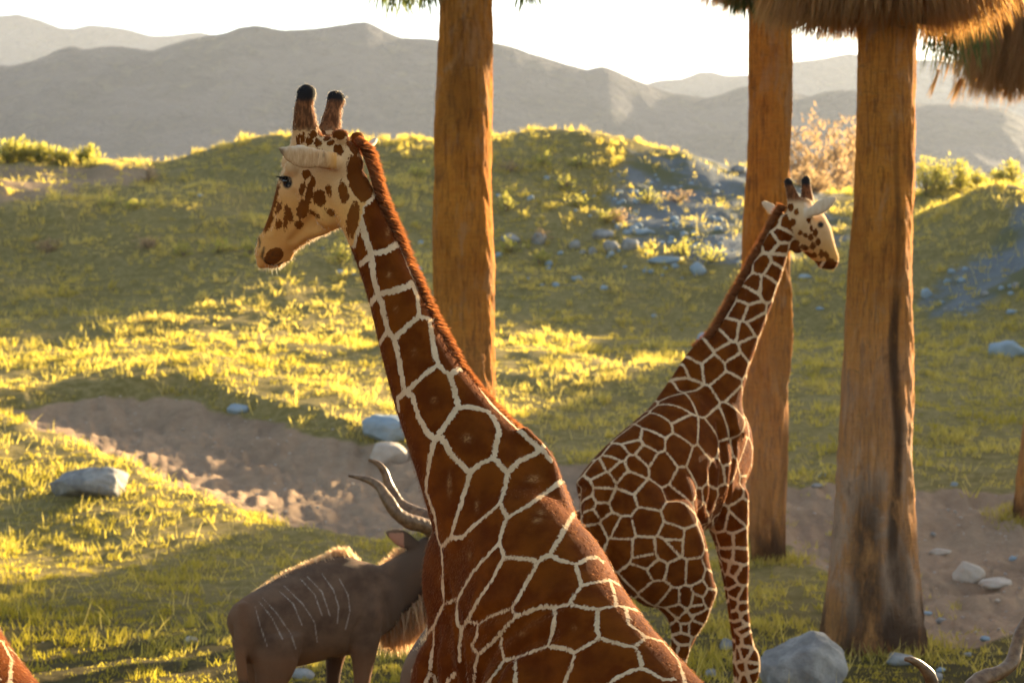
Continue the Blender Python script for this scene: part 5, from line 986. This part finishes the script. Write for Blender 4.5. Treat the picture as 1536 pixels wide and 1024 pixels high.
# the same kind of antelope, hornless, standing with its rump to the viewer behind the large giraffe's breast
def place(o, src, dst, ang, sc=1.0):
    """move thing o so that world point src (as first built) lands on dst, turned by ang about the vertical"""
    loc = Vector(o.location); r = Matrix.Rotation(ang, 4, 'Z'); v = Vector(dst) - (r @ (Vector(src) - loc)) * sc
    o.location = (v.x, v.y, 0.0); o.rotation_euler = (0, 0, ang); o.scale = (sc, sc, sc)
K2 = copy_tree(K1, skip=('horn', 'beard')); K2['label'] = 'hornless antelope almost hidden behind the breast of the large giraffe'
place(K2, P(365, 950, 14.4 * .93), P(636, 985, 11.6), R(45), 0.93)
K3 = copy_tree(K1, skip=('horn',)); K3['label'] = 'antelope below the lower right corner, only its curved horns in view'
place(K3, P(655, 815, 15.05 * .93), P(1452, 1080, 9.0), R(175), 0.82)
def horn3(st):
    o = horn(K3, [(*a[:3], a[3] * .66, a[4] * .66) for a in st]); o.data.transform((K3.matrix_basis).inverted() @ Matrix.Translation(K3.location)); return o
S = SP
horn3([S(1436, 1090, 8.95, 26, 24), S(1424, 1076, 8.9, 23, 22), S(1412, 1054, 8.87, 19, 18), S(1402, 1032, 8.85, 15.5, 15), S(1392, 1010, 8.83, 13, 12.5), S(1380, 996, 8.82, 10.5, 10), S(1367, 989, 8.8, 8, 7.5), S(1357, 988, 8.8, 4.5, 4.5)])
horn3([S(1446, 1092, 9.1, 27, 25), S(1444, 1070, 9.15, 25, 24), S(1452, 1040, 9.2, 22, 21), S(1472, 1020, 9.25, 19, 18), S(1498, 1009, 9.3, 17, 16), S(1516, 994, 9.35, 15.5, 15), S(1524, 970, 9.4, 14, 13.5), S(1530, 950, 9.42, 13, 12.5), S(1544, 928, 9.45, 11, 10.5), S(1562, 908, 9.45, 8, 8), S(1572, 890, 9.45, 4, 4)])
# ================================================================ haze
def box_mesh(name, lo, hi, mat):
    V = [(x, y, z) for x in (lo[0], hi[0]) for y in (lo[1], hi[1]) for z in (lo[2], hi[2])]
    Q = [(0, 1, 3, 2), (4, 6, 7, 5), (0, 4, 5, 1), (2, 3, 7, 6), (0, 2, 6, 4), (1, 5, 7, 3)]
    return mesh_np(name, V, None, Q, mat, False)
hm = bpy.data.materials.new('haze_air'); hm.use_nodes = True; ht = hm.node_tree; ht.nodes.clear()
ho = ht.nodes.new('ShaderNodeOutputMaterial'); pv = ht.nodes.new('ShaderNodeVolumePrincipled')
pv.inputs['Color'].default_value = (0.74, 0.82, 1.0, 1); pv.inputs['Density'].default_value = 0.000082; pv.inputs['Anisotropy'].default_value = 0.28
ht.links.new(pv.outputs[0], ho.inputs['Volume'])
haze = box_mesh('haze', (-9200, -9200, -45), (9200, 9200, 530), hm); tag(haze, kind='stuff')
